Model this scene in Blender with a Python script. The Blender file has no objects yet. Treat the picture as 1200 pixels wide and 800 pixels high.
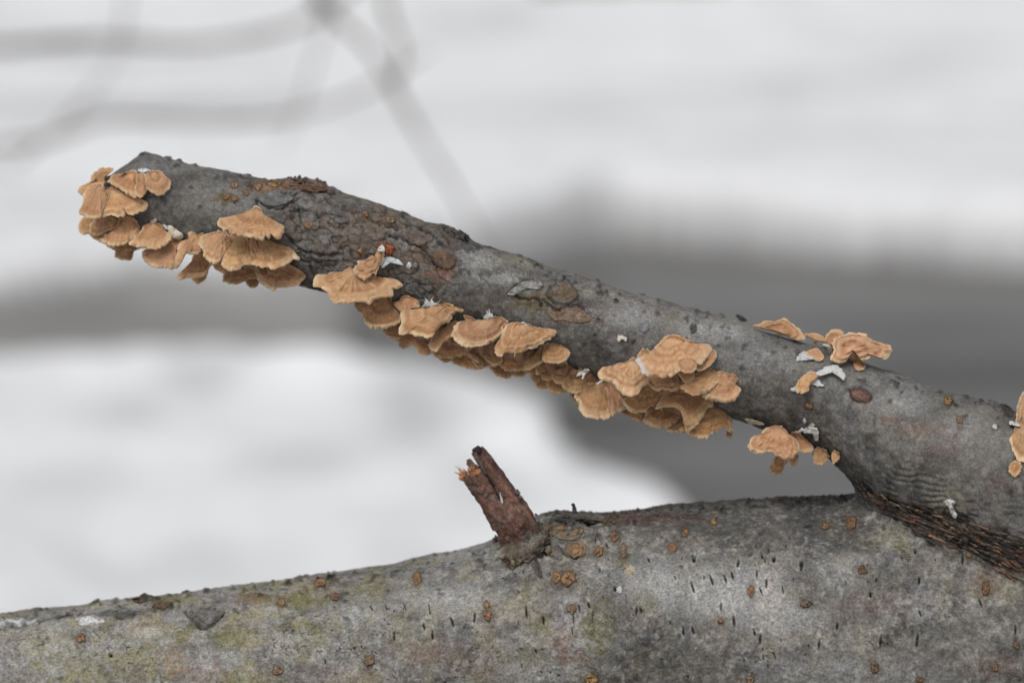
import bpy, math, random
import numpy as np
from mathutils import Vector, Matrix

# ------------------------------------------------------------------ camera, sky, sun, exposure
scene = bpy.context.scene
COL = scene.collection
S = 0.0004            # metres per photo pixel at the branch
D = 1.40              # distance from the lens to the branch
PITCH = math.radians(12.0)
CAM = np.array([0.0, 0.0, 1.5])
RIGHT = np.array([1.0, 0.0, 0.0])
FWD = np.array([0.0, math.cos(PITCH), -math.sin(PITCH)])
UP = np.array([0.0, math.sin(PITCH), math.cos(PITCH)])

cam_data = bpy.data.cameras.new('camera')
cam = bpy.data.objects.new('camera', cam_data)
COL.objects.link(cam)
cam.location = CAM
cam.rotation_euler = (math.radians(90) - PITCH, 0, 0)
cam_data.sensor_width = 36
cam_data.lens = 36 * D / (1200 * S)
cam_data.clip_end = 2000
cam_data.clip_start = 0.05
cam_data.dof.use_dof = True
cam_data.dof.focus_distance = D - 0.050
cam_data.dof.aperture_fstop = 4.5
scene.camera = cam

world = bpy.data.worlds.new('World')
scene.world = world
world.use_nodes = True
nt = world.node_tree
bg = nt.nodes['Background']
sky = nt.nodes.new('ShaderNodeTexSky')
sky.sky_type = 'NISHITA'
sky.sun_disc = False
SUN_EL, SUN_ROT = math.radians(58), math.radians(205)
sky.sun_elevation = SUN_EL
sky.sun_rotation = SUN_ROT
sky.air_density = 1.0
sky.dust_density = 4.0
hs = nt.nodes.new('ShaderNodeHueSaturation')
hs.inputs['Saturation'].default_value = 0.10
nt.links.new(sky.outputs[0], hs.inputs['Color'])
nt.links.new(hs.outputs[0], bg.inputs['Color'])
bg.inputs['Strength'].default_value = 0.10

sun_data = bpy.data.lights.new('sun', 'SUN')
sun_data.energy = 1.0
sun_data.angle = math.radians(35)
sun_data.color = (1.0, 0.985, 0.96)
sun = bpy.data.objects.new('sun', sun_data)
COL.objects.link(sun)
sd = Vector((math.sin(SUN_ROT) * math.cos(SUN_EL), math.cos(SUN_ROT) * math.cos(SUN_EL), math.sin(SUN_EL)))
sun.rotation_euler = sd.to_track_quat('Z', 'Y').to_euler()
sun.location = (0, 0, 10)

scene.view_settings.view_transform = 'Standard'
scene.view_settings.look = 'None'
scene.view_settings.exposure = 0.07
scene.view_settings.gamma = 1.0

# ------------------------------------------------------------------ helpers
def P(px, py, w=0.0):
    """photo pixel + depth behind the branch plane (m) -> world points"""
    px = np.asarray(px, float); py = np.asarray(py, float); w = np.asarray(w, float)
    s = S * (1 + w / D)
    u = (px - 600) * s; v = (400 - py) * s
    return CAM + u[..., None] * RIGHT + v[..., None] * UP + (D + w)[..., None] * FWD

def ground_pt(px, py, z=0.0):
    d = (px - 600) * S * RIGHT + (400 - py) * S * UP + D * FWD
    t = (z - CAM[2]) / d[2]
    return CAM + d * t

def _hash(ix, iy, iz, seed):
    h = (ix.astype(np.uint32) * np.uint32(374761393) + iy.astype(np.uint32) * np.uint32(668265263)
         + iz.astype(np.uint32) * np.uint32(2147483647) + np.uint32(seed * 144665 + 17))
    h ^= h >> np.uint32(13); h *= np.uint32(1274126177); h ^= h >> np.uint32(16)
    h *= np.uint32(2246822519); h ^= h >> np.uint32(13)
    return h.astype(np.float32) * np.float32(2.0 / 4294967295.0) - np.float32(1.0)

def vnoise(p, seed=0):
    """value noise in [-1, 1], p (n, 3)"""
    p = p.astype(np.float32)
    f = np.floor(p); t = p - f
    i = f.astype(np.int64).astype(np.int32)
    t = t * t * t * (t * (t * 6 - 15) + 10)
    out = 0
    for a in (0, 1):
        wx = t[:, 0] if a else 1 - t[:, 0]
        for b in (0, 1):
            wy = t[:, 1] if b else 1 - t[:, 1]
            for c in (0, 1):
                wz = t[:, 2] if c else 1 - t[:, 2]
                out = out + wx * wy * wz * _hash(i[:, 0] + a, i[:, 1] + b, i[:, 2] + c, seed)
    return out

def fbm(p, octaves=4, seed=0, gain=0.5):
    out = 0; amp = 1.0; tot = 0
    for o in range(octaves):
        out = out + amp * vnoise(p * (2.03 ** o) + 13.7 * o, seed + o * 7)
        tot += amp; amp *= gain
    return out / tot * 1.6

def sstep(a, b, x):
    t = np.clip((x - a) / (b - a), 0, 1)
    return t * t * (3 - 2 * t)

def crom(pts, n, closed=False):
    """Catmull-Rom through pts, n samples evenly spaced by length"""
    pts = np.asarray(pts, float)
    if closed:
        q = np.vstack([pts[-1], pts, pts[0], pts[1]])
    else:
        q = np.vstack([2 * pts[0] - pts[1], pts, 2 * pts[-1] - pts[-2]])
    out = []
    for i in range(1, len(q) - 2):
        t = np.linspace(0, 1, 12, endpoint=False)[:, None]
        a, b, c, d = q[i - 1], q[i], q[i + 1], q[i + 2]
        out.append(0.5 * (2 * b + (c - a) * t + (2 * a - 5 * b + 4 * c - d) * t * t + (3 * b - a - 3 * c + d) * t ** 3))
    out.append(q[-2][None] if not closed else q[1][None])
    c = np.vstack(out)
    seg = np.r_[0, np.cumsum(np.linalg.norm(np.diff(c, axis=0), axis=1))]
    s = np.linspace(0, seg[-1], n, endpoint=not closed)
    return np.stack([np.interp(s, seg, c[:, k]) for k in range(c.shape[1])], 1)

def smooth_interp(xs, ys):
    """smooth curve through (xs, ys): fine cubic table then linear look-up"""
    xs = np.asarray(xs, float); ys = np.asarray(ys, float)
    m = np.gradient(ys, xs)
    def f(x):
        x = np.asarray(x, float)
        i = np.clip(np.searchsorted(xs, x) - 1, 0, len(xs) - 2)
        h = xs[i + 1] - xs[i]; t = np.clip((x - xs[i]) / h, 0, 1)
        return ((2 * t**3 - 3 * t**2 + 1) * ys[i] + (t**3 - 2 * t**2 + t) * h * m[i]
                + (-2 * t**3 + 3 * t**2) * ys[i + 1] + (t**3 - t**2) * h * m[i + 1])
    return f

def link(name, data, parent=None):
    o = bpy.data.objects.new(name, data)
    COL.objects.link(o)
    if parent is not None:
        o.parent = parent
    return o

def empty(name, loc):
    o = bpy.data.objects.new(name, None)
    COL.objects.link(o); o.location = loc
    o.empty_display_size = 0.01
    return o

def tag(o, label=None, cat=None, group=None, kind=None):
    if label: o['label'] = label
    if cat: o['category'] = cat
    if group: o['group'] = group
    if kind: o['kind'] = kind
    return o

def mesh_np(name, verts, quads, mat, col=None, tris=None, smooth=True):
    me = bpy.data.meshes.new(name)
    nq = 0 if quads is None else len(quads); ntr = 0 if tris is None else len(tris)
    me.vertices.add(len(verts))
    me.vertices.foreach_set('co', np.asarray(verts, np.float32).ravel())
    loops = np.concatenate([x for x in ((np.asarray(quads, np.int32).ravel() if nq else None),
                                        (np.asarray(tris, np.int32).ravel() if ntr else None)) if x is not None])
    me.loops.add(len(loops)); me.loops.foreach_set('vertex_index', loops)
    starts = np.concatenate([np.arange(nq) * 4, nq * 4 + np.arange(ntr) * 3]).astype(np.int32)
    me.polygons.add(nq + ntr)
    me.polygons.foreach_set('loop_start', starts)
    me.update(calc_edges=True)
    me.validate()
    me.polygons.foreach_set('use_smooth', np.full(len(me.polygons), smooth, bool))
    if col is not None:
        a = me.attributes.new('tint', 'FLOAT_COLOR', 'POINT')
        c = np.ones((len(verts), 4), np.float32); c[:, :3] = col
        a.data.foreach_set('color', c.ravel())
    me.materials.append(mat)
    me.update()
    return me

def grid_quads(nr, nc, wrap=False, flip=False):
    i = np.arange(nr - 1)[:, None]; j = np.arange(nc if wrap else nc - 1)[None, :]
    j2 = (j + 1) % nc
    q = np.stack([i * nc + j, i * nc + j2, (i + 1) * nc + j2, (i + 1) * nc + j], -1).reshape(-1, 4)
    return q[:, ::-1] if flip else q

# ------------------------------------------------------------------ materials
def new_mat(name):
    m = bpy.data.materials.new(name); m.use_nodes = True
    n = m.node_tree; b = n.nodes['Principled BSDF']
    return m, n, b

def N(n, t, **kw):
    x = n.nodes.new(t)
    for k, v in kw.items():
        if k in x.inputs: x.inputs[k].default_value = v
        else: setattr(x, k, v)
    return x

def noise_node(n, coord, scale, detail=4, rough=0.55, dist=0.0):
    x = N(n, 'ShaderNodeTexNoise', Scale=scale, Detail=detail, Roughness=rough, Distortion=dist)
    n.links.new(coord, x.inputs['Vector'])
    return x.outputs['Fac']

def ramp(n, fac, stops):
    r = n.nodes.new('ShaderNodeValToRGB')
    e = r.color_ramp.elements
    while len(e) < len(stops): e.new(0.5)
    for k, (p, c) in enumerate(stops):
        e[k].position = p
        e[k].color = (c, c, c, 1) if not isinstance(c, tuple) else (*c, 1)
    n.links.new(fac, r.inputs['Fac'])
    return r.outputs['Color']

def mul(n, a, b, fac=1.0):
    m = n.nodes.new('ShaderNodeMix'); m.data_type = 'RGBA'; m.blend_type = 'MULTIPLY'
    m.inputs['Factor'].default_value = fac
    n.links.new(a, m.inputs[6]); n.links.new(b, m.inputs[7])
    return m.outputs[2]

def bark_material(name, speck=1.0, bump=1.0):
    m, n, b = new_mat(name)
    a = N(n, 'ShaderNodeAttribute', attribute_name='tint')
    tc = n.nodes.new('ShaderNodeNewGeometry').outputs['Position']
    f1 = noise_node(n, tc, 900, 3, 0.7)
    f2 = noise_node(n, tc, 260, 5, 0.7, 0.6)
    f3 = noise_node(n, tc, 560, 4, 0.75, 1.0)
    lo = 1 - 0.55 * speck
    c = mul(n, a.outputs['Color'], ramp(n, f1, [(0.34, lo), (0.5, 0.95), (0.62, 1.25)]))
    c = mul(n, c, ramp(n, f2, [(0.36, 1 - .42 * speck), (0.50, 0.96), (0.66, 1 + .16 * speck)]))
    # sparse pale and dark grains of crust, in patches
    fm = ramp(n, noise_node(n, tc, 22, 3, .6), [(.38, 0.25), (.60, 1.0)])
    def masked(x):
        k_ = N(n, 'ShaderNodeMath', operation='MULTIPLY'); n.links.new(x, k_.inputs[0]); n.links.new(fm, k_.inputs[1]); return k_.outputs[0]
    mx = n.nodes.new('ShaderNodeMix'); mx.data_type = 'RGBA'
    g = ramp(n, f3, [(0.57, 0.0), (0.68, 0.55 * speck)])
    n.links.new(masked(g), mx.inputs['Factor']); n.links.new(c, mx.inputs[6]); mx.inputs[7].default_value = (0.50, 0.50, 0.48, 1)
    f4 = noise_node(n, tc, 880, 3, 0.75, 0.5)
    mx2 = n.nodes.new('ShaderNodeMix'); mx2.data_type = 'RGBA'
    g2 = ramp(n, f4, [(0.585, 0.0), (0.65, 0.8 * speck)])
    n.links.new(masked(g2), mx2.inputs['Factor']); n.links.new(mx.outputs[2], mx2.inputs[6]); mx2.inputs[7].default_value = (0.035, 0.033, 0.03, 1)
    n.links.new(mx2.outputs[2], b.inputs['Base Color'])
    b.inputs['Roughness'].default_value = 0.8
    b.inputs['Specular IOR Level'].default_value = 0.3
    bp = N(n, 'ShaderNodeBump', Strength=0.55 * bump, Distance=0.0006)
    ad = N(n, 'ShaderNodeMath', operation='ADD')
    n.links.new(f2, ad.inputs[0]); n.links.new(f3, ad.inputs[1])
    n.links.new(ad.outputs[0], bp.inputs['Height'])
    n.links.new(bp.outputs[0], b.inputs['Normal'])
    return m

def fungus_material(name):
    m, n, b = new_mat(name)
    a = N(n, 'ShaderNodeAttribute', attribute_name='tint')
    tc = n.nodes.new('ShaderNodeNewGeometry').outputs['Position']
    f1 = noise_node(n, tc, 700, 4, 0.65)
    f2 = noise_node(n, tc, 180, 3, 0.6)
    c = mul(n, a.outputs['Color'], ramp(n, f1, [(0.3, 0.80), (0.55, 1.0)]))
    c = mul(n, c, ramp(n, f2, [(0.3, 0.90), (0.6, 1.0)]))
    n.links.new(c, b.inputs['Base Color'])
    b.inputs['Roughness'].default_value = 0.85
    b.inputs['Specular IOR Level'].default_value = 0.2
    b.inputs['Sheen Weight'].default_value = 0.15
    b.inputs['Sheen Roughness'].default_value = 0.6
    bp = N(n, 'ShaderNodeBump', Strength=0.45, Distance=0.0004)
    n.links.new(f1, bp.inputs['Height']); n.links.new(bp.outputs[0], b.inputs['Normal'])
    return m

M_BARK = bark_material('grey_bark', speck=0.66)
M_BRANCH = bark_material('branch_bark', speck=0.52)
M_TWIGBARK = bark_material('reddish_twig_bark', speck=0.4)
M_LENT = bark_material('corky_wart', speck=0.35)
M_FUNGUS = fungus_material('tan_fungus_cap')
M_PORE = fungus_material('pale_pore_surface')
M_WHITE = fungus_material('white_fungus_flesh')
# ------------------------------------------------------------------ the tree's shape: trunk and side branch as two smooth limbs
# x, axis y, radius (pixels of the photograph), depth behind the branch plane (m)
TR = np.array([
 (-5200, 2300, 22, .10), (-3200, 1560, 50, .07), (-1600, 1120, 84, .04), (-700, 945, 104, .02), (-300, 872, 112, .012), (0, 842, 122, .01), (200, 830, 130, .01), (400, 815, 140, .01),
 (600, 790, 158, .01), (800, 772, 176, .01), (1000, 772, 190, .01), (1200, 785, 204, .01), (1500, 830, 225, .01), (2200, 980, 255, .02),
 (3600, 1560, 285, .03), (5600, 2700, 320, .04), (6800, 3450, 380, .05)], float)
TT = np.array([(-5200, 2278), (-3200, 1508), (-1600, 1034), (-700, 839), (-300, 758), (0, 717), (100, 707), (200, 697), (300, 684), (400, 671), (500, 653), (560, 641), (590, 633),
 (615, 620), (640, 606), (665, 599), (690, 598), (720, 599), (800, 592), (850, 588), (900, 583), (960, 581), (1010, 581), (1200, 581), (1500, 603), (2200, 720), (3600, 1265), (5600, 2300), (6800, 2980)], float)
BR = np.array([
 (100, 222, 52, .004), (160, 230, 50, .002), (200, 238, 51, 0), (300, 262, 55, -.005), (400, 288, 57, -.010), (500, 318, 55, -.014), (600, 352, 53, -.016), (700, 385, 54, -.018),
 (800, 416, 55, -.018), (900, 444, 57, -.019), (960, 465, 58, -.019), (1000, 488, 68, -.019), (1025, 505, 78, -.019), (1060, 522, 86, -.020), (1120, 553, 93, -.025), (1200, 595, 102, -.030),
 (1300, 650, 112, -.030), (1450, 730, 120, -.020), (1650, 800, 100, 0)], float)
BT = np.array([(100, 168), (165, 179), (200, 187), (230, 193), (262, 200), (300, 206), (350, 208), (385, 221), (430, 236), (480, 254), (515, 264), (550, 281), (600, 297), (700, 330),
 (770, 350), (840, 370), (900, 389), (950, 405), (1000, 421), (1050, 438), (1100, 455), (1150, 469), (1200, 486), (1300, 525), (1450, 590), (1650, 700)], float)

class Limb:
    def __init__(s, tab, top):
        s.y = smooth_interp(tab[:, 0], tab[:, 1]); s.r = smooth_interp(tab[:, 0], tab[:, 2]); s.w = smooth_interp(tab[:, 0], tab[:, 3])
        s.top = smooth_interp(top[:, 0], top[:, 1])
        s.x0, s.x1 = tab[0, 0], tab[-1, 0]
    def slope(s, x):
        return (s.y(x + 8) - s.y(x - 8)) / 16.0
    def topdelta(s, x):
        c = 1 / np.sqrt(1 + s.slope(x) ** 2)
        return (s.y(x) - s.r(x) / c - s.top(x)) * c
    def dist(s, x, y, w):
        """signed distance in px; y down, w metres"""
        x = np.clip(x, s.x0, s.x1)
        c = 1 / np.sqrt(1 + s.slope(x) ** 2)
        dv = (s.y(x) - y) * c; dw = (s.w(x) - w) / S
        rho = np.sqrt(dv * dv + dw * dw) + 1e-6
        up = np.clip(dv / rho, 0, 1)
        return rho - s.r(x) - s.topdelta(x) * up * up

TRUNK, BRANCH = Limb(TR, TT), Limb(BR, BT)

FGRID = None
def front_w(x, y):
    """depth of the bark facing the lens at a pixel (nan outside the limbs)"""
    x = np.asarray(x, float); y = np.asarray(y, float)
    best = np.full(x.shape, np.nan)
    for L in (TRUNK, BRANCH):
        c = 1 / np.sqrt(1 + L.slope(x) ** 2)
        dv = (L.y(x) - y) * c
        r = L.r(x) + np.where(dv > 0, L.topdelta(x) * np.clip(dv / L.r(x), 0, 1) ** 2, 0)
        q = r * r - dv * dv
        ok = (q > 0) & (x >= L.x0 + 12) & (x <= L.x1)
        w = np.where(ok, L.w(x) - np.sqrt(np.maximum(q, 0)) * S, np.nan)
        best = np.fmin(best, w)
    if FGRID is not None:
        gi = np.clip(np.round((x + 100) / 1.5).astype(int), 0, FGRID.shape[0] - 1); gj = np.clip(np.round((y - 100) / 1.5).astype(int), 0, FGRID.shape[1] - 1)
        g_ = FGRID[gi, gj]
        best = np.where(np.isfinite(g_) & ~np.isnan(best) & (np.abs(g_ - best) < .006), g_, best)
    return best

def smin(a, b, k):
    h = np.clip(0.5 + 0.5 * (b - a) / k, 0, 1)
    return b * (1 - h) + a * h - k * h * (1 - h)

# crotch ridge curve between the two limbs
RIDGE = crom([(1001, 566), (1016, 578), (1042, 592), (1075, 606), (1110, 620), (1150, 637), (1200, 656), (1270, 690), (1340, 730)], 80)
def ridge_coords(x, y):
    """(along px, signed distance: positive above, half width) to the ridge curve"""
    seg = RIDGE[1:] - RIDGE[:-1]; L = np.linalg.norm(seg, axis=1); cum = np.r_[0, np.cumsum(L)]
    bd = np.full(x.shape, 1e9); bt = np.zeros(x.shape); bs = np.zeros(x.shape)
    for k in range(len(seg)):
        dx = x - RIDGE[k, 0]; dy = y - RIDGE[k, 1]
        t = np.clip((dx * seg[k, 0] + dy * seg[k, 1]) / L[k] ** 2, 0, 1)
        ex = dx - t * seg[k, 0]; ey = dy - t * seg[k, 1]
        d = np.hypot(ex, ey); m = d < bd
        sg = np.where(seg[k, 0] * ey - seg[k, 1] * ex < 0, 1.0, -1.0)
        bd = np.where(m, d, bd); bt = np.where(m, cum[k] + t * L[k], bt); bs = np.where(m, sg, bs)
    return bt, bd * bs, 5 + 17 * sstep(0, 130, bt)

rng = np.random.default_rng(7)
# warts, slits and patches: (x, y, rx, ry)
# corky warts on both limbs: (x, y, rx, ry)
LENT = [(95, 747, 6, 6), (163, 703, 8, 3.4), (190, 708.5, 12, 5), (330, 706, 5, 5), (376, 682, 7, 6), (392, 699, 5, 4.5), (325, 785, 7, 6), (489, 677, 4.5, 9), (570, 708, 3.5, 4), (571, 721, 6, 7), (433, 773, 7, 8),
  (652, 675, 5.5, 7.5), (665.5, 676.5, 9.5, 9.5), (701, 646, 6, 6), (731, 645, 4.5, 10), (676, 644, 10, 8), (788, 642, 6, 6.5), (720, 628, 5, 6), (670, 713, 5.5, 6), (693, 797, 9, 9), (880, 692, 3.5, 7), (844, 728, 4, 4),
  (944, 707, 7, 5.5), (967, 616, 5, 5), (998, 612, 6.5, 10), (1010, 668, 6, 5.5), (1025, 781, 5.5, 8), (836, 611, 4, 5), (803, 624, 3.5, 5), (1155, 688, 6, 10), (879, 796, 6, 5), (649, 648, 5, 4), (657, 618, 6, 4), (643, 622, 5, 5),
  (678, 622, 7, 4), (1135, 650, 4, 4), (1166, 783, 4, 5), (1078, 796, 5, 4), (1192, 755, 4, 5), (604, 645, 6, 8), (597, 655, 5, 6), (610, 650, 5, 5), (595, 640, 4.5, 6),
  (275, 217, 4, 3.5), (265, 231, 5, 4), (275, 233, 4, 4), (288, 226, 3.5, 4), (322, 215, 8, 4), (302, 219, 5, 4), (428, 251, 4.5, 3.6), (458, 258, 6, 4), (457, 293, 6, 6.5), (423, 294, 4, 4), (948, 475, 5, 5), (1125, 492, 4, 5), (1111, 470, 5, 6), (362, 264, 5, 5)]
SLITS = [(556, 725, 2, 8), (617, 717, 2, 8), (637, 727, 2, 7), (497, 734, 2, 6), (507, 744, 2, 6), (462, 745, 2, 6), (530, 728, 2, 7),
 (789, 642, 1.5, 5), (812, 653, 2, 6), (814, 655, 2, 5), (812, 688, 2, 8), (850, 677, 2, 6), (858, 673, 2, 5), (865, 660, 2.2, 6), (834, 678, 2, 7),
 (887, 672, 2, 6), (898, 684, 2, 6), (892, 692, 1.7, 6), (939, 662, 3, 7), (907, 655, 3, 4), (893, 651, 2, 4), (860, 727, 2.4, 8), (845, 710, 2, 6),
 (801, 740, 2, 6), (812, 738, 2, 5), (891, 748, 2, 6), (884, 741, 2, 5), (746, 715, 2, 5), (751, 714, 2, 4), (1032, 752, 2, 8), (1075, 750, 2, 8),
 (1078, 718, 2, 5), (1077, 680, 2, 6), (1020, 696, 2, 5), (1128, 656, 2, 6), (1149, 706, 2, 6), (1190, 738, 2, 6), (960, 755, 1.5, 8), (981, 734, 2, 5),
 (640, 640, 2, 6), (711, 638, 1.8, 5), (721, 690, 3, 3), (760, 655, 2, 4), (639, 648, 2, 5), (672, 725, 1.5, 7), (690, 708, 2, 5), (679, 713, 1.5, 7), (130, 768, 3.5, 3)]
CL = [(rng.uniform(400, 1210), rng.uniform(630, 800)) for _ in range(26)]
for k in range(95):
    c_ = CL[int(rng.integers(26))]; x = c_[0] + rng.normal(0, 22); y = c_[1] + rng.normal(0, 16)
    if y < TRUNK.top(x) + 22: continue
    rd = ridge_coords(np.array([x]), np.array([y]))
    if rd[1][0] > -28 and x > 980: continue
    SLITS.append((x, y, rng.uniform(0.5, 1.2), min(7.5, .8 + rng.exponential(1.9))))
WARTS = []
for k in range(330):
    x = rng.uniform(-40, 1240)
    if rng.random() < .6:
        y = TRUNK.top(x) + rng.exponential(12) if x < 1000 else 900
    else:
        y = BRANCH.top(x) + rng.exponential(16) if 180 < x < 1190 else 900
    if y > 830: continue
    r = rng.uniform(1.2, 3.2); WARTS.append((x, y, r * rng.uniform(1, 1.6), r, rng.uniform(.4, 1.3)))
WARTS += [(x, y, 3, 2.4, 1.6) for x, y in [(165, 180), (211, 190), (205, 196), (197, 186), (350, 208), (340, 207), (372, 214), (378, 218), (540, 274), (546, 278), (548, 282),
          (700, 329), (710, 344), (722, 352), (742, 398), (812, 360), (846, 371), (833, 384), (853, 396), (842, 405), (868, 431), (862, 371), (908, 412), (1163, 468), (1178, 474), (1186, 478), (1140, 462), (1112, 472)]]

def hexlin(r, g, b):
    f = lambda c: ((c / 255 + .055) / 1.055) ** 2.4 if c > 10 else c / 255 / 12.92
    return np.array([f(r), f(g), f(b)])
# (x, y, rx, ry, colour, strength)
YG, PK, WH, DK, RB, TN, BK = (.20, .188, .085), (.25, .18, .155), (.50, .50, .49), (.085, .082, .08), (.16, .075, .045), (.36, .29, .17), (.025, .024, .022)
PATCH = [(350, 703, 30, 12, YG, .8), (275, 745, 32, 16, YG, .6), (215, 745, 14, 12, YG, .6), (150, 790, 40, 12, YG, .5), (90, 772, 50, 12, YG, .5), (70, 748, 30, 10, YG, .45), (300, 797, 40, 8, YG, .5),
 (443, 662, 12, 5, YG, .6), (435, 690, 18, 10, YG, .45), (700, 738, 20, 34, YG, .6), (615, 700, 9, 16, YG, .5), (640, 735, 16, 14, YG, .4), (760, 700, 12, 28, YG, .35), (730, 655, 14, 12, YG, .35), (620, 770, 20, 20, YG, .3),
 (1180, 690, 14, 20, YG, .35), (1060, 640, 10, 10, YG, .3), (1040, 630, 30, 14, (.30, .28, .18), .4), (345, 735, 22, 7, YG, .4), (200, 702, 20, 8, YG, .4),
 (170, 735, 24, 14, TN, .55), (200, 775, 16, 16, (.36, .24, .1), .45), (370, 690, 30, 10, TN, .4), (240, 790, 26, 14, PK, .55), (160, 795, 14, 9, PK, .4), (500, 765, 40, 18, PK, .5), (660, 750, 14, 22, (.26, .14, .10), .4),
 (675, 770, 20, 12, PK, .5), (560, 780, 40, 16, PK, .3), (400, 790, 50, 14, PK, .35), (900, 695, 16, 24, (.42, .33, .28), .45), (1030, 710, 46, 18, PK, .35), (1150, 685, 20, 20, (.26, .19, .12), .5), (1160, 780, 40, 14, PK, .3), (760, 728, 24, 10, PK, .3),
 (845, 690, 70, 34, WH, .5), (900, 720, 60, 26, WH, .42), (985, 670, 34, 22, WH, .38), (760, 680, 34, 24, WH, .4), (1000, 790, 90, 22, WH, .28), (530, 700, 60, 18, WH, .38), (620, 790, 40, 16, WH, .2), (420, 720, 40, 14, WH, .38), (170, 742, 16, 8, (.55, .55, .5), .4),
 (700, 668, 20, 20, WH, .35), (560, 650, 50, 12, WH, .2), (60, 760, 70, 20, WH, .2), (230, 770, 60, 10, WH, .2),
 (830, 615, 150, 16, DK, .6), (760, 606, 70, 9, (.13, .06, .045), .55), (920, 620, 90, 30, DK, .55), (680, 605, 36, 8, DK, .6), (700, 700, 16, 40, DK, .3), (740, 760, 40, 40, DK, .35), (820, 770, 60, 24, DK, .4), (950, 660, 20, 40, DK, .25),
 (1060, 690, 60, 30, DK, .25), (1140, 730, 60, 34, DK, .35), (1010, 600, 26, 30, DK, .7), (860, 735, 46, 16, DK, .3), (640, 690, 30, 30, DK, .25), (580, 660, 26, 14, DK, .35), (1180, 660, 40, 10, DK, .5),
 (140, 718, 30, 6, DK, .8), (85, 722, 24, 5, DK, .5), (352, 742, 24, 5, BK, .5), (338, 738, 12, 7, BK, .6), (368, 731, 14, 4, BK, .4), (400, 745, 22, 4, BK, .25), (470, 722, 30, 12, BK, .25),
 (15, 729, 26, 5, (.72, .72, .72), .8), (103, 727, 17, 5, (.72, .72, .72), .85), (0, 731, 30, 4, WH, .7), (737, 666, 6, 7, (.5, .4, .22), .5),
 # branch
 (190, 195, 40, 10, WH, .18), (250, 235, 40, 22, WH, .18), (265, 233, 16, 8, (.2, .15, .08), .6), (330, 240, 34, 18, DK, .35), (320, 222, 30, 10, (.22, .12, .07), .5), (310, 218, 10, 6, (.3, .16, .07), .5), (365, 218, 26, 6, (.2, .1, .06), .5),
 (400, 260, 30, 14, (.20, .13, .09), .45), (450, 262, 34, 12, (.24, .15, .09), .5), (420, 290, 50, 16, (.18, .12, .09), .4), (490, 290, 22, 30, (.17, .105, .075), .45), (520, 300, 20, 22, (.15, .10, .075), .4), (455, 293, 10, 9, (.32, .09, .04), .9), (520, 320, 14, 10, (.24, .11, .07), .6),
 (560, 305, 26, 14, WH, .38), (620, 305, 50, 10, (.33, .31, .24), .35), (590, 325, 24, 8, WH, .35), (545, 330, 20, 8, WH, .2), (580, 350, 40, 14, (.13, .10, .08), .4), (625, 355, 26, 14, (.17, .13, .06), .55), (668, 368, 24, 10, (.26, .14, .08), .7), (660, 343, 17, 14, (.15, .105, .06), .85),
 (690, 372, 24, 10, (.24, .15, .1), .5), (740, 372, 40, 14, WH, .3), (840, 388, 60, 14, WH, .4), (900, 420, 50, 20, WH, .28), (960, 440, 40, 20, WH, .15), (1060, 470, 40, 16, WH, .22), (1130, 500, 40, 26, WH, .22), (1110, 590, 24, 18, (.30, .29, .22), .5),
 (1080, 503, 40, 10, (.20, .10, .07), .30), (1110, 525, 20, 12, (.18, .10, .08), .2), (1040, 492, 14, 7, (.2, .08, .05), .4), (1165, 570, 16, 14, (.17, .11, .10), .25), (1175, 520, 30, 20, WH, .15),
 (760, 400, 70, 22, DK, .2), (1000, 500, 60, 24, DK, .2), (640, 395, 60, 18, DK, .35), (860, 460, 40, 30, DK, .2)]

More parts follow.
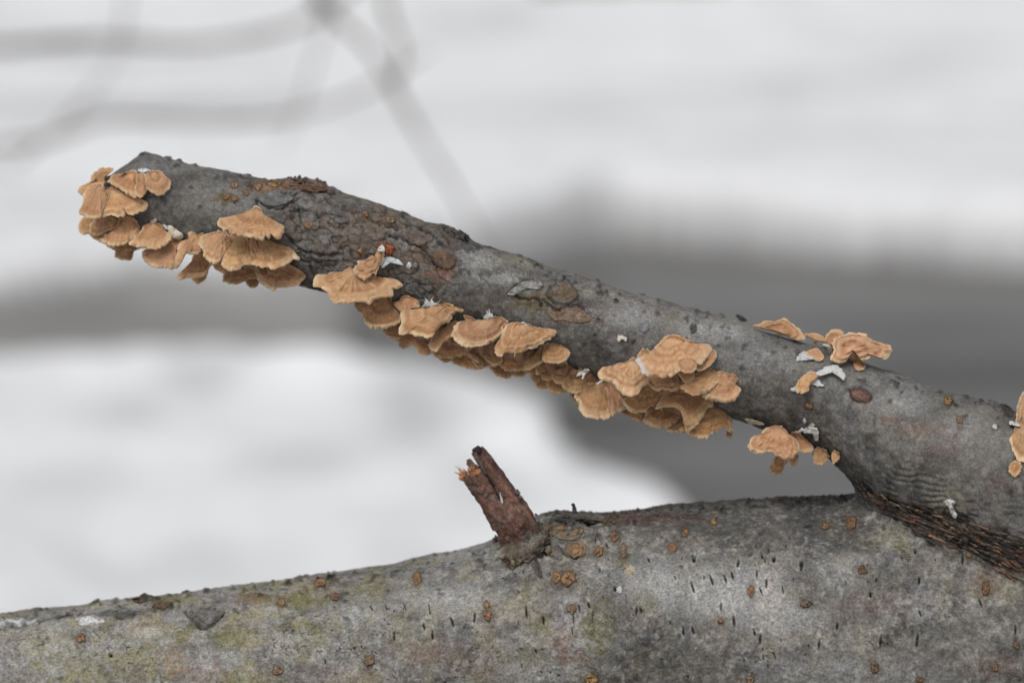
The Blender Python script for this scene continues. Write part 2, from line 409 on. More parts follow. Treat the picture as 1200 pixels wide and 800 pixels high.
FG = []
def build_limb(L, other, is_trunk):
    # rings: fine inside the frame, coarse beyond
    xs = list(np.arange(-70 if is_trunk else 116, 1262, 1.25))
    x, st = xs[-1], 2.0
    end = 6800 if is_trunk else 1640
    while x < end - st: x += st; st *= 1.06; xs.append(x); st = min(st, 90)
    if is_trunk:
        x, st = xs[0], 2.0; left = []
        while x > -5100: x -= st; st = min(st * 1.06, 90); left.append(x)
        xs = left[::-1] + xs
    xs = np.array(xs)
    if is_trunk:
        th = np.r_[np.linspace(-28, 118, 400), np.linspace(118, 332, 46)[1:-1]]
    else:
        th = np.r_[np.linspace(-30, 205, 200), np.linspace(205, 330, 26)[1:-1]]
    th = np.radians(th)
    X, TH = np.meshgrid(xs, th, indexing='ij')
    c = 1 / np.sqrt(1 + L.slope(xs) ** 2); sl = L.slope(xs) * c
    ax_y, ax_w, R = L.y(xs)[:, None], L.w(xs)[:, None], L.r(xs)[:, None]
    # local directions in (x right, y down, w back), px units
    ex, ey = sl[:, None] * np.cos(TH), -c[:, None] * np.cos(TH)
    ew = -np.sin(TH)
    rho = R + L.topdelta(xs)[:, None] * np.clip(np.cos(TH), 0, 1) ** 2
    near = (xs > 860)
    r2 = rho[near]; base = r2.copy()
    for it in range(7):
        px = X[near] + ex[near] * r2; py = ax_y[near] + ey[near] * r2; pw = ax_w[near] + ew[near] * r2 * S
        f = smin(L.dist(px, py, pw), other.dist(px, py, pw), 34.0)
        r2 = np.clip(r2 - f * 0.9, base * 0.8, base * 1.45)
    px = X[near] + ex[near] * r2; py = ax_y[near] + ey[near] * r2; pw = ax_w[near] + ew[near] * r2 * S
    da, db = L.dist(px, py, pw), other.dist(px, py, pw)
    r2 = r2 - np.clip((da - db) * 0.6, 0, 9)
    rho[near] = r2
    px = X + ex * rho; py = ax_y + ey * rho; pw = ax_w + ew * rho * S
    q = np.stack([px, py, pw / S], -1).reshape(-1, 3)      # px-space position for noise
    shp = X.shape
    x_, y_, = q[:, 0], q[:, 1]
    facing = sstep(-0.25, 0.15, np.sin(TH)).ravel()
    # pixel as seen by the lens (perspective at its depth)
    h = np.zeros(len(q)); 
    # ---- relief
    h += 2.2 * fbm(q / 46, 3, 3) + 0.55 * fbm(q / 9, 3, 11)
    fine = fbm(q / 3.4, 2, 21); h += 0.28 * fine
    if is_trunk: q2 = q * np.array([1 / 11, 1 / 30, 1 / 30])
    else: q2 = np.stack([(q[:, 0] + .3 * q[:, 1]) / 26, (q[:, 1] - .3 * q[:, 0]) / 9, q[:, 2] / 12], 1)
    g = fbm(q2, 3, 31)
    h += 0.35 * g
    # ---- base albedo
    m1 = fbm(q / 60, 4, 41); m2 = fbm(q / 16, 4, 51); m3 = fbm(q / 5, 3, 61)
    m0 = fbm(q / 130, 2, 43)
    v = 0.172 * (1 + 0.25 * m0 + 0.35 * m1 + 0.42 * m2 + 0.34 * m3)
    if not is_trunk: v *= 0.74
    v = v * (1 + 0.10 * g)
    hue = fbm(q / 30, 3, 71)
    col = np.stack([v * (1.05 + .06 * hue), v * (0.985 + 0.02 * hue), v * (0.90 - .05 * hue)], 1)
    leftness = (.18 + .82 * sstep(760, 250, x_)) if is_trunk else sstep(480, 300, x_) * 0
    yg = sstep(0.05, 0.7, fbm(q / 22, 4, 81) + 0.35 * fbm(q / 6, 2, 83)) * leftness * 0.75
    col = col * (1 - yg[:, None]) + np.array([.23, .21, .12]) * yg[:, None]
    col *= (1 + 0.22 * leftness)[:, None]
    warp = 0.55 * m2 + 0.5 * m3
    if is_trunk:      # crusty pale lichen with a definite edge
        lc = fbm(q / 13, 3, 85) + .35 * m3 + .25 * leftness
        la = (sstep(.62, .74, lc) * .55)[:, None]
        col = col * (1 - la) + np.array([.30, .30, .27]) * (1 + .35 * fine)[:, None] * la
        h += .5 * la[:, 0]
        bs = (sstep(.55, .75, fbm(q / 2.6, 2, 87)) * sstep(.1, .5, fbm(q / 38, 2, 89)))[:, None]
        col = col * (1 - .75 * bs)
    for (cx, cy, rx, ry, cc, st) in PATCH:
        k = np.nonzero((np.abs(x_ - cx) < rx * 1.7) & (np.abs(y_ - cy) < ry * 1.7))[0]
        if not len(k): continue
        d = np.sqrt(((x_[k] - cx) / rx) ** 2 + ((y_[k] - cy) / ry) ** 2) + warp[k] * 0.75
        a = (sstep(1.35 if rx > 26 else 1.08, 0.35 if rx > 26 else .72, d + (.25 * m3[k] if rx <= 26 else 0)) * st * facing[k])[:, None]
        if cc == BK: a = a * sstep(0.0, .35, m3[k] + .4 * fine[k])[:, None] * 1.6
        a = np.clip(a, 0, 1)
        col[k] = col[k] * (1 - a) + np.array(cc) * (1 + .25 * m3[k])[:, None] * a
    # ---- wrinkled, cracked bark on the branch
    if not is_trunk:
        zone = (sstep(300, 345, x_) * sstep(560, 500, x_) * facing * sstep(-30, -12, BRANCH.y(x_) - BRANCH.r(x_) * 0 - y_ + 40) )
        a_ = (q[:, 0] + .3 * q[:, 1]); b_ = (q[:, 1] - .3 * q[:, 0])
        wv = np.stack([a_ / 30, b_ / 15, q[:, 2] / 30], 1)
        n1 = fbm(wv + 0.5 * fbm(q / 20, 2, 93)[:, None], 2, 91)
        crack = 1 - sstep(0.0, 0.16, np.abs(n1))
        n3 = fbm(np.stack([a_ / 16, b_ / 9, q[:, 2] / 14], 1) + 2.7, 2, 95)
        crack2 = 1 - sstep(0.0, 0.12, np.abs(n3))
        ck = np.maximum(crack, 0.6 * crack2) * zone
        h += zone * (1.6 * sstep(-.3, .5, n1) - 0.6) - 2.2 * ck
        col *= (1 - 0.6 * ck)[:, None]
        col = col * (1 - 0.35 * zone * (n3 > 0.15))[:, None] + np.array([.17, .12, .09]) * (0.35 * zone * (n3 > 0.15))[:, None]
        # knot with rings
        d = np.hypot((x_ - 660) / 17, (y_ - 343) / 14.5) + .22 * m2 + .08 * m3
        kk = (d < 1.5) & (facing > .5)
        rim = np.exp(-((d - 1.0) / .10) ** 2) * kk
        h += (1.2 * np.exp(-((d - 1.2) / .14) ** 2) - 2.0 * rim + 1.0 * sstep(1, .9, d) * (1 + .5 * np.sin(d * 16))) * kk
        col *= (1 - .6 * rim)[:, None]
        # oval scar
        d = np.hypot((x_ - 1009 - .35 * (y_ - 463)) / 13, (y_ - 463) / 8.5) + .08 * m3
        kk = (d < 1.6) & (facing > .5)
        rim = np.exp(-((d - 1.0) / .12) ** 2) * kk
        h += -2.0 * rim + 1.2 * (d < 1) * kk
        ins = (sstep(1.05, .95, d) * kk)[:, None]
        col = col * (1 - ins) + np.array([.14, .075, .055]) * (1 + .5 * g[:, None]) * ins
        col *= (1 - .7 * rim)[:, None]
        # splits at the lifted bark edge
        for pts in ([(596, 345), (606, 334), (622, 328), (634, 334)], [(600, 343), (612, 350), (628, 350), (636, 358)], [(636, 352), (652, 362), (676, 358), (690, 368), (702, 372)],
                    [(330, 205), (350, 214), (372, 222), (392, 226)], [(300, 236), (318, 244), (338, 242), (350, 232)], [(520, 268), (536, 276), (549, 282)], [(380, 232), (400, 246), (425, 250), (445, 262), (470, 268)],
                    [(340, 250), (356, 244), (372, 252), (392, 250), (410, 262)], [(455, 274), (480, 282), (500, 296), (512, 312)], [(470, 262), (496, 270), (520, 286)], [(322, 268), (345, 286), (365, 296), (400, 300)]):
            c_ = crom(pts, 40)
            k = np.nonzero((x_ > c_[:, 0].min() - 8) & (x_ < c_[:, 0].max() + 8) & (y_ > c_[:, 1].min() - 8) & (y_ < c_[:, 1].max() + 8) & (facing > .5))[0]
            d = np.min(np.hypot(x_[k, None] - c_[None, :, 0] + 2.5 * m2[k, None], y_[k, None] - c_[None, :, 1] + 2.5 * m3[k, None]), 1)
            cr = np.exp(-(d / 1.5) ** 2); lip = np.exp(-((d - 4) / 2) ** 2)
            h[k] += -2.6 * cr + 1.1 * lip
            col[k] *= (1 - .8 * cr)[:, None]
        # jagged broken end
        up_ = np.clip(np.cos(TH), 0, 1).ravel(); e = sstep(150, 116, x_)
        h += -np.clip(170 - x_, 0, 60) * up_ * .95 - 24 * sstep(132, 114, x_) + e * 4 * fbm(q / 7, 3, 97)
        h += -3.5 * sstep(205, 175, x_) * (fbm(q / 18, 2, 99) * .5 + .1)
    else:
        # splits and the swollen collar round the stub
        for pts, wd in (([(640, 604), (665, 606), (690, 612), (715, 612)], 1.4), ([(652, 610), (670, 616), (684, 622)], 1.2), ([(622, 648), (630, 662), (634, 676)], 1.3), ([(655, 640), (664, 650), (676, 652)], 1.2),
                        ([(218, 716), (228, 730), (240, 738), (255, 728), (262, 718)], 1.8), ([(0, 735), (30, 732), (60, 724), (84, 720)], 1.6), ([(590, 655), (600, 666), (612, 660), (628, 648)], 1.8)):
            c_ = crom(pts, 40)
            k = np.nonzero((x_ > c_[:, 0].min() - 8) & (x_ < c_[:, 0].max() + 8) & (y_ > c_[:, 1].min() - 8) & (y_ < c_[:, 1].max() + 8) & (facing > .3))[0]
            d = np.min(np.hypot(x_[k, None] - c_[None, :, 0] + 2 * m2[k, None], y_[k, None] - c_[None, :, 1] + 2 * m3[k, None]), 1)
            cr = np.exp(-(d / wd) ** 2); lip = np.exp(-((d - 4) / 2) ** 2)
            h[k] += -2.6 * cr + 1.3 * lip
            col[k] *= (1 - .75 * cr)[:, None]
        d = np.hypot((x_ - 612) / 30, (y_ - 642) / 20)
        cz = sstep(1.5, .5, d) * facing
        h += cz * (5 + 3.0 * fbm(q / 8, 3, 103))
        col = col * (1 - .5 * cz)[:, None] + np.array([.13, .10, .065]) * (.5 * cz)[:, None] * (1 + .8 * m3)[:, None]
        # cracked rough skin right of the stub
        z = sstep(1.4, .5, np.hypot((x_ - 672) / 48, (y_ - 618) / 20)) * facing
        n1 = fbm(np.stack([q[:, 0] / 16, q[:, 1] / 7, q[:, 2] / 9], 1), 3, 105)
        ck = (1 - sstep(0, .14, np.abs(n1))) * z
        h += z * 1.6 * n1 - 1.8 * ck
        col *= (1 - .6 * ck)[:, None]
        # crust along the top edge
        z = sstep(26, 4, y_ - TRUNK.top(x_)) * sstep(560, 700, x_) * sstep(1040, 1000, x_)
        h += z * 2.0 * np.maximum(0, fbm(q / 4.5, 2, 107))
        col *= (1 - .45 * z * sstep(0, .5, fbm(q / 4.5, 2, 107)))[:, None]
        # raised brown burr on the left
        d = np.hypot((x_ - 292 + .9 * (y_ - 703)) / 24, (y_ - 704) / 7) + .25 * m2
        z = sstep(1.2, .6, d) * facing
        h += 5 * z; col = col * (1 - .7 * z)[:, None] + np.array([.17, .095, .045]) * (.7 * z)[:, None]
        d = np.hypot((x_ - 243) / 17, (y_ - 725) / 11) + .2 * m2
        z = sstep(1.1, .8, d) * facing
        h += 2.5 * z; col = col * (1 - .35 * z)[:, None] + np.array([.11, .09, .08]) * (.35 * z)[:, None]
        for (cx, cy, rx, ry) in SLITS:
            ry = ry * .78
            k = np.nonzero((np.abs(x_ - cx) < rx * 4 + 2) & (np.abs(y_ - cy) < ry * 2 + 3) & (facing > .5))[0]
            if not len(k): continue
            tl = .12 + .25 * math.sin(cx * 3.1 + cy)
            d = np.sqrt(((x_[k] - cx - tl * (y_[k] - cy)) / max(rx * .62, .8)) ** 2 + ((y_[k] - cy) / ry) ** 2) + .25 * m3[k]
            a = sstep(1.35, .75, d)
            h[k] -= 2.2 * a; h[k] += .7 * np.exp(-((d - 2) / .6) ** 2)
            col[k] *= (1 - .93 * a)[:, None]; col[k] = col[k] * (1 + .25 * np.exp(-((d - 2.0) / .5) ** 2))[:, None]
    for (cx, cy, rx, ry) in LENT:
        if (cy > 600) != is_trunk: continue
        k = np.nonzero((np.abs(x_ - cx) < rx * 3.2) & (np.abs(y_ - cy) < ry * 3.2) & (facing > .3))[0]
        if not len(k): continue
        d = np.sqrt(((x_[k] - cx) / rx) ** 2 + ((y_[k] - cy) / ry) ** 2) + .6 * m3[k]
        a = (sstep(2.4, .9, d) * .5)[:, None]
        h[k] += 1.0 * a[:, 0]
        col[k] = col[k] * (1 - a) + np.array([.10, .075, .05]) * a
    for (cx, cy, rx, ry, amp) in WARTS:
        k = np.nonzero((np.abs(x_ - cx) < rx * 2) & (np.abs(y_ - cy) < ry * 2.5))[0]
        if not len(k): continue
        d = np.sqrt(((x_[k] - cx) / rx) ** 2 + ((y_[k] - cy) / ry) ** 2) + .9 * m3[k]
        a = sstep(1.5, .3, d)
        h[k] += amp * 1.5 * a * (1 + .5 * fine[k])
        col[k] *= (1 - .55 * a)[:, None]
    # ---- the torn, fibrous ridge in the crotch and the folds that run from it
    k = np.nonzero((x_ > 975) & (x_ < 1360) & (y_ > 535) & (y_ < 770) & (facing > .05))[0]
    t, d, hw = ridge_coords(x_[k], y_[k])
    hw = hw * (1 + .35 * fbm(np.stack([t / 14, t * 0, t * 0 + 5], 1), 2, 109)); a = np.exp(-(d / hw) ** 4)
    nn = fbm(np.stack([t / 17, d / 3.4, t * 0 + 2], 1) + .6 * fbm(np.stack([t / 12, d / 12, t * 0], 1), 2, 113)[:, None], 3, 111)
    h[k] += a * (3.0 * nn - 1.6)
    dk = a * sstep(.25, -.3, nn)
    col[k] = col[k] * (1 - .55 * a)[:, None] + (np.array([.10, .055, .032])[None] * (1 + .9 * nn)[:, None]) * (.55 * a)[:, None]
    col[k] *= (1 - .7 * dk)[:, None]
    fold_w = sstep(hw * .6, hw * 1.0, d) * sstep(80 + 0 * d, 30, d) * sstep(10, 60, t)
    ph = (d - 0.24 * t) / 7.2 + .5 * fbm(q[k] / 24, 2, 115)
    gr = np.exp(-((ph - np.round(ph)) / .13) ** 2) * fold_w * sstep(-.3, .2, fbm(q[k] / 18, 2, 117))
    h[k] -= 2.4 * gr; col[k] *= (1 - .65 * gr)[:, None]
    lw = sstep(-hw * .6, -hw * 1.0, d) * sstep(-34 + 0 * d, -14, d)
    ph = (d + 0.10 * t) / 5.2 + .5 * fbm(q[k] / 20, 2, 119)
    gr = np.exp(-((ph - np.round(ph)) / .15) ** 2) * lw * sstep(-.1, .3, fbm(q[k] / 14, 2, 121))
    h[k] -= 1.2 * gr; col[k] *= (1 - .5 * gr)[:, None]
    # roughened underside of the branch near the crotch, shade painted into its colour
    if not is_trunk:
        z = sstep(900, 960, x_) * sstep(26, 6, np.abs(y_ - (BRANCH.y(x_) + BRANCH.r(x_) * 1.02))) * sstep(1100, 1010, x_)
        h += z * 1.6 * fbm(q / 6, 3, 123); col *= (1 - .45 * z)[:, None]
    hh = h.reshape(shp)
    px = X + ex * (rho + hh); py = ax_y + ey * (rho + hh); pw = ax_w + ew * (rho + hh) * S
    FG.append((px[(facing.reshape(shp) > .4)], py[(facing.reshape(shp) > .4)], pw[(facing.reshape(shp) > .4)]))
    V = P(px, py, pw).reshape(-1, 3)
    nr, nc = shp
    quads = grid_quads(nr, nc, wrap=True)
    # end caps
    c0 = V[:nc].mean(0); c1 = V[-nc:].mean(0)
    V = np.vstack([V, c0, c1]); n0, n1_ = len(V) - 2, len(V) - 1
    j = np.arange(nc); j2 = (j + 1) % nc
    tr = np.vstack([np.stack([j2, j, np.full(nc, n0)], 1), np.stack([(nr - 1) * nc + j, (nr - 1) * nc + j2, np.full(nc, n1_)], 1)])
    col = np.clip(np.vstack([col, col[:1], col[-1:]]), .006, .85)
    return V, quads, tr, col

TREE = empty('fallen_tree', P(1200, 700, .03).tolist())
tag(TREE, 'weathered grey tree limb running along the bottom, forking at right into a slanting side branch', 'tree')
bpy.context.view_layer.update()
TREE_ORG = np.array(TREE.location)
V, Q, T_, C_ = build_limb(TRUNK, BRANCH, True)
trunk = link('trunk', mesh_np('trunk', V - TREE_ORG, Q, M_BARK, C_, T_), TREE)
V, Q, T_, C_ = build_limb(BRANCH, TRUNK, False)
branch = link('branch', mesh_np('branch', V - TREE_ORG, Q, M_BRANCH, C_, T_), TREE)

# depth of the finished bark, so that what sits on it touches it
FG_ = np.full((int(1400 / 1.5), int(760 / 1.5)), np.inf)
for (fx, fy, fw_) in FG:
    gi = np.round((fx + 100) / 1.5).astype(int); gj = np.round((fy - 100) / 1.5).astype(int)
    ok = (gi >= 0) & (gi < FG_.shape[0]) & (gj >= 0) & (gj < FG_.shape[1])
    np.minimum.at(FG_, (gi[ok], gj[ok]), fw_[ok])
FGRID = FG_
# ------------------------------------------------------------------ bracket fungi: each one a thing (cap + pore surface)
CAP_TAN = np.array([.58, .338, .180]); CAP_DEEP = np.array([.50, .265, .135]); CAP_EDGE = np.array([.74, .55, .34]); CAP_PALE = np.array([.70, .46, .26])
fungus_index = 0

def sheet_grid(outline, attach, nth, nr, seed, jag=0.6):
    """star-shaped grid from the attachment to a traced outline, in px"""
    r_ = np.random.default_rng(seed)
    M = crom(outline, nth, closed=True)
    if np.sum(M[:, 0] * np.roll(M[:, 1], -1) - M[:, 1] * np.roll(M[:, 0], -1)) < 0: M = M[::-1]
    a = np.array(attach, float)
    ang = np.arange(nth) / nth * 2 * np.pi
    ring = np.stack([np.cos(ang) * 3 + seed, np.sin(ang) * 3, np.full(nth, seed * .37)], 1)
    out = (M - a); ln = np.linalg.norm(out, axis=1, keepdims=True) + 1e-6
    M = M + out / ln * (jag * 1.1 * fbm(ring * 3.3, 3, 201))[:, None]
    rr = np.linspace(0, 1, nr + 1)[1:] ** 0.85
    kw_ = max(2, nth // 14); wts = np.exp(-np.linspace(-1.6, 1.6, 2 * kw_ + 1) ** 2); wts /= wts.sum()
    Ms = sum(w_ * np.roll(M, s_ - kw_, axis=0) for s_, w_ in enumerate(wts))
    q_ = (rr ** 3)[:, None, None]
    G = a[None, None] + rr[:, None, None] * ((Ms * (1 - q_[:, 0]) if False else Ms[None] * (1 - q_) + M[None] * q_) - a)
    return a, M, ang, rr, G, ln[:, 0]

def make_cap(org, sc, pts, att, label, group, k=1.15, dz=0.0, tone=0.0, tilt=0.0, zones=3, thick=1.0, name='bracket_fungus', white_left=False, wa=None, rough=1.0):
    global fungus_index
    fungus_index += 1; seed = fungus_index * 3 + 5
    pts = [(org[0] + x / sc, org[1] + y / sc) for x, y in pts]
    att = (org[0] + att[0] / sc, org[1] + att[1] / sc)
    small = tone >= .5 and sc == 8 and k <= .75
    if sc == 8 and dz >= 3: dz *= .35; k = max(k, .95)
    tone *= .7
    if small:
        o0 = np.array(pts); c0 = o0.mean(0) ; o0 = c0 + (o0 - c0) * np.array([1.28, 1.22]) - np.array([0, 1.5]); pts = [tuple(p_) for p_ in o0]; tone = tone * .8
    o = np.array(pts); area = abs(np.sum(o[:, 0] * np.roll(o[:, 1], -1) - o[:, 1] * np.roll(o[:, 0], -1))) / 2
    Ls = math.sqrt(area); per = np.sum(np.linalg.norm(np.roll(o, -1, 0) - o, axis=1))
    nth = int(np.clip(per / 1.15, 40, 190)); nr = int(np.clip(Ls / 1.9, 8, 24))
    a, M, ang, rr, G, ln = sheet_grid(pts, att, nth, nr, seed, jag=min(1.3, Ls * .045) * rough)
    wbark = front_w(np.array([a[0]]), np.array([a[1]]))[0]
    if wa is None:
        wa = wbark - 1.2e-3 if not np.isnan(wbark) else float(BRANCH.w(a[0])) - 0.006
    wa += dz * 1e-3
    dx = G[..., 0] - a[0]; dy = G[..., 1] - a[1]
    R_ = rr[:, None] * np.ones(nth)[None]
    rot = dx * 0.30                       # rows follow the branch, which slopes down to the right
    dyy = dy - rot * 0.5
    W0 = -k * np.where(dyy > 0, dyy, 0.35 * dyy) + tilt * dx
    # convex dome, lobes growing outward, growth rings, fine wrinkles (all along the depth)
    can = np.stack([np.cos(ang), np.sin(ang), ang * 0 + seed * .71], 1)
    lob = fbm(can * 1.7 + seed, 2, 211); lob2 = fbm(can * 5.5 + seed, 2, 213); lob3 = fbm(can * 14 + seed, 2, 231)
    band = lambda q_: fbm(np.stack([q_.ravel() * 11 + seed, q_.ravel() * 0 + .3, np.broadcast_to(lob2[None] * .6 + lob[None] * .5, q_.shape).ravel()], 1), 2, 233).reshape(q_.shape)
    W0 = W0 - 0.13 * Ls * (1 - R_ ** 2) + 0.085 * Ls * R_ ** 1.4 * lob[None] + 0.020 * Ls * R_ ** 1.6 * lob2[None] + 0.007 * Ls * R_ ** 1.5 * lob3[None]
    p3 = np.stack([G[..., 0].ravel() / 10, G[..., 1].ravel() / 8, np.full(G[..., 0].size, seed * 1.3)], 1)
    nn = fbm(p3, 3, 215).reshape(R_.shape)
    dist = np.hypot(dx, dy * 1.6) / (np.max(np.hypot(M[:, 0] - a[0], (M[:, 1] - a[1]) * 1.6)) + 1e-6)
    zc = 0.65 * R_ + 0.35 * dist
    zph = zc * zones * 2 * np.pi + 1.3 * lob[None] + 1.1 * nn
    W0 = W0 + 0.016 * Ls * np.sin(zph) * sstep(.15, .4, R_) + (1.5 + 1.2 * (rough - 1)) * nn * min(1, Ls / 30)
    W0 = W0 + 0.05 * Ls * np.clip((R_ - .86) / .14, 0, 1) ** 2
    W0 = W0 + 1.6 * min(1, Ls / 30) * (z_ := band(zc)) * sstep(.15, .4, R_)
    Wm = wa + W0 * S
    fb = front_w(G[..., 0], G[..., 1])
    lim = np.where(np.isnan(fb), 1e9, fb - (1.0e-3 + 0.6e-3 * R_))
    over = Wm > lim
    Wm = np.where(over, lim + 0.06 * (W0 - W0.min()) / (np.ptp(W0) + 1e-6) * 0.0, Wm)
    # thickness
    T = (0.7 + 2.4 * (1 - R_) ** 1.5 * min(1, Ls / 40)) * thick      # mm
    T = T * min(1.0, .45 + Ls / 60)
    top = P(G[..., 0], G[..., 1], Wm)
    ctop = P(np.array([a[0]]), np.array([a[1]]), np.array([Wm[0].mean() - .0001]))
    dn = (-UP * 0.42 + FWD * 0.90)
    bot = top + dn * (T * 1e-3)[..., None]
    # rim ring, slightly bulged outward
    outw = (M - a) / (ln[:, None] + 1e-6)
    rim = (top[-1] + bot[-1]) / 2 + (outw[:, 0:1] * RIGHT - outw[:, 1:2] * UP) * 0.00028
    org3 = P(a[0], a[1], wa + .001)
    # colour
    rv = np.random.default_rng(seed + 900)
    tb = (CAP_TAN * (1 - tone) + CAP_DEEP * tone) * rv.uniform(.88, 1.07) * np.array([1, rv.uniform(.97, 1.06), rv.uniform(.92, 1.12)])  # tone: browner old caps, with part of their shade painted in
    z = np.clip(.5 + .7 * band(zc), 0, 1)
    stk = fbm(np.stack([np.broadcast_to(np.cos(ang) * 9, R_.shape).ravel() + seed, np.broadcast_to(np.sin(ang) * 9, R_.shape).ravel(), R_.ravel() * 3], 1), 3, 235).reshape(R_.shape)
    c = tb[None, None] * (1 + 0.10 * nn[..., None] + 0.05 * stk[..., None]) * (1 - np.array([.26, .36, .44]) * (z * sstep(.1, .35, R_))[..., None])
    pale = (0.35 * sstep(.2, .8, 1 - z) * sstep(.5, .9, R_))[..., None]
    c = c * (1 - pale) + CAP_PALE * pale
    e = (sstep(.86, .985, R_ + .05 * nn + .03 * lob2[None]) * (0.85 - .45 * tone) * sstep(-.5, .4, lob[None] + .35))[..., None]
    c = c * (1 - e) + CAP_EDGE * e
    W0b = 0
    c = c * (1 + .10 * fbm(p3 * .45 + seed, 2, 241).reshape(R_.shape))[..., None]
    if white_left:
        wl = (sstep(.87, .93, R_) * .8 * sstep(.45, .7, -outw[:, 0])[None] * sstep(18, 22, dy) )[..., None]
        c = c * (1 - wl) + np.array([.62, .63, .64]) * wl
    verts = np.vstack([top.reshape(-1, 3), ctop, rim])
    nT = nr * nth
    q1 = grid_quads(nr, nth, wrap=True)
    jj = np.arange(nth); j2 = (jj + 1) % nth
    tri = np.stack([np.full(nth, nT), j2, jj], 1)
    q2 = np.stack([(nr - 1) * nth + jj, (nr - 1) * nth + j2, nT + 1 + j2, nT + 1 + jj], 1)
    ccap = np.vstack([c.reshape(-1, 3), tb[None], np.tile(CAP_EDGE * .8 * (1 - .4 * tone), (nth, 1))])
    th = empty(name, org3.tolist())
    tag(th, label, 'fungus', group)
    link('cap', mesh_np('cap', verts - org3, np.vstack([q1, q2]), M_FUNGUS, np.clip(ccap, .01, .9), tri), th)
    # pore surface with a short neck running back into the bark
    step = 2 if nr >= 10 else 1
    rows = list(range(0, nr, step)); 
    if rows[-1] != nr - 1: rows.append(nr - 1)
    b = bot[rows]
    # neck target: inside the limb
    tx, ty = a
    ymax = float(BRANCH.y(a[0]) + BRANCH.r(a[0]) * .75)
    ymin = float(BRANCH.y(a[0]) - BRANCH.r(a[0]) * .75)
    if a[0] < 140: tx = 150
    if ty > ymax and not (a[0] > 1150): ty = ymax
    if ty < ymin: ty = ymin
    tgt = P(tx, ty, float(BRANCH.w(max(tx, 130))) - .002)
    ctr = b[0].mean(0)
    nk = []
    for f_, s_ in (((.35, 2.0), (1.0, 3.0)) if a[0] < 870 else ((.35, 1.0), (1.0, .8))):
        nk.append(ctr + (tgt - ctr) * f_ + (b[0] - ctr) * s_)
    vb = np.vstack([np.array(nk)[::-1].reshape(-1, 3), b.reshape(-1, 3), rim])
    nrow = len(rows) + 2
    qb = grid_quads(nrow + 1, nth, wrap=True, flip=True)
    pr = np.r_[0, 0, rr[rows], 1.0]
    cb = np.array([.50, .36, .22])[None, None] * (1 + .15 * np.sin(pr * 20))[:, None, None] * np.ones((1, nth, 1))
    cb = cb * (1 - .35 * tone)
    link('pore_surface', mesh_np('pore_surface', vb - org3, qb, M_PORE, cb.reshape(-1, 3)), th)
    return th

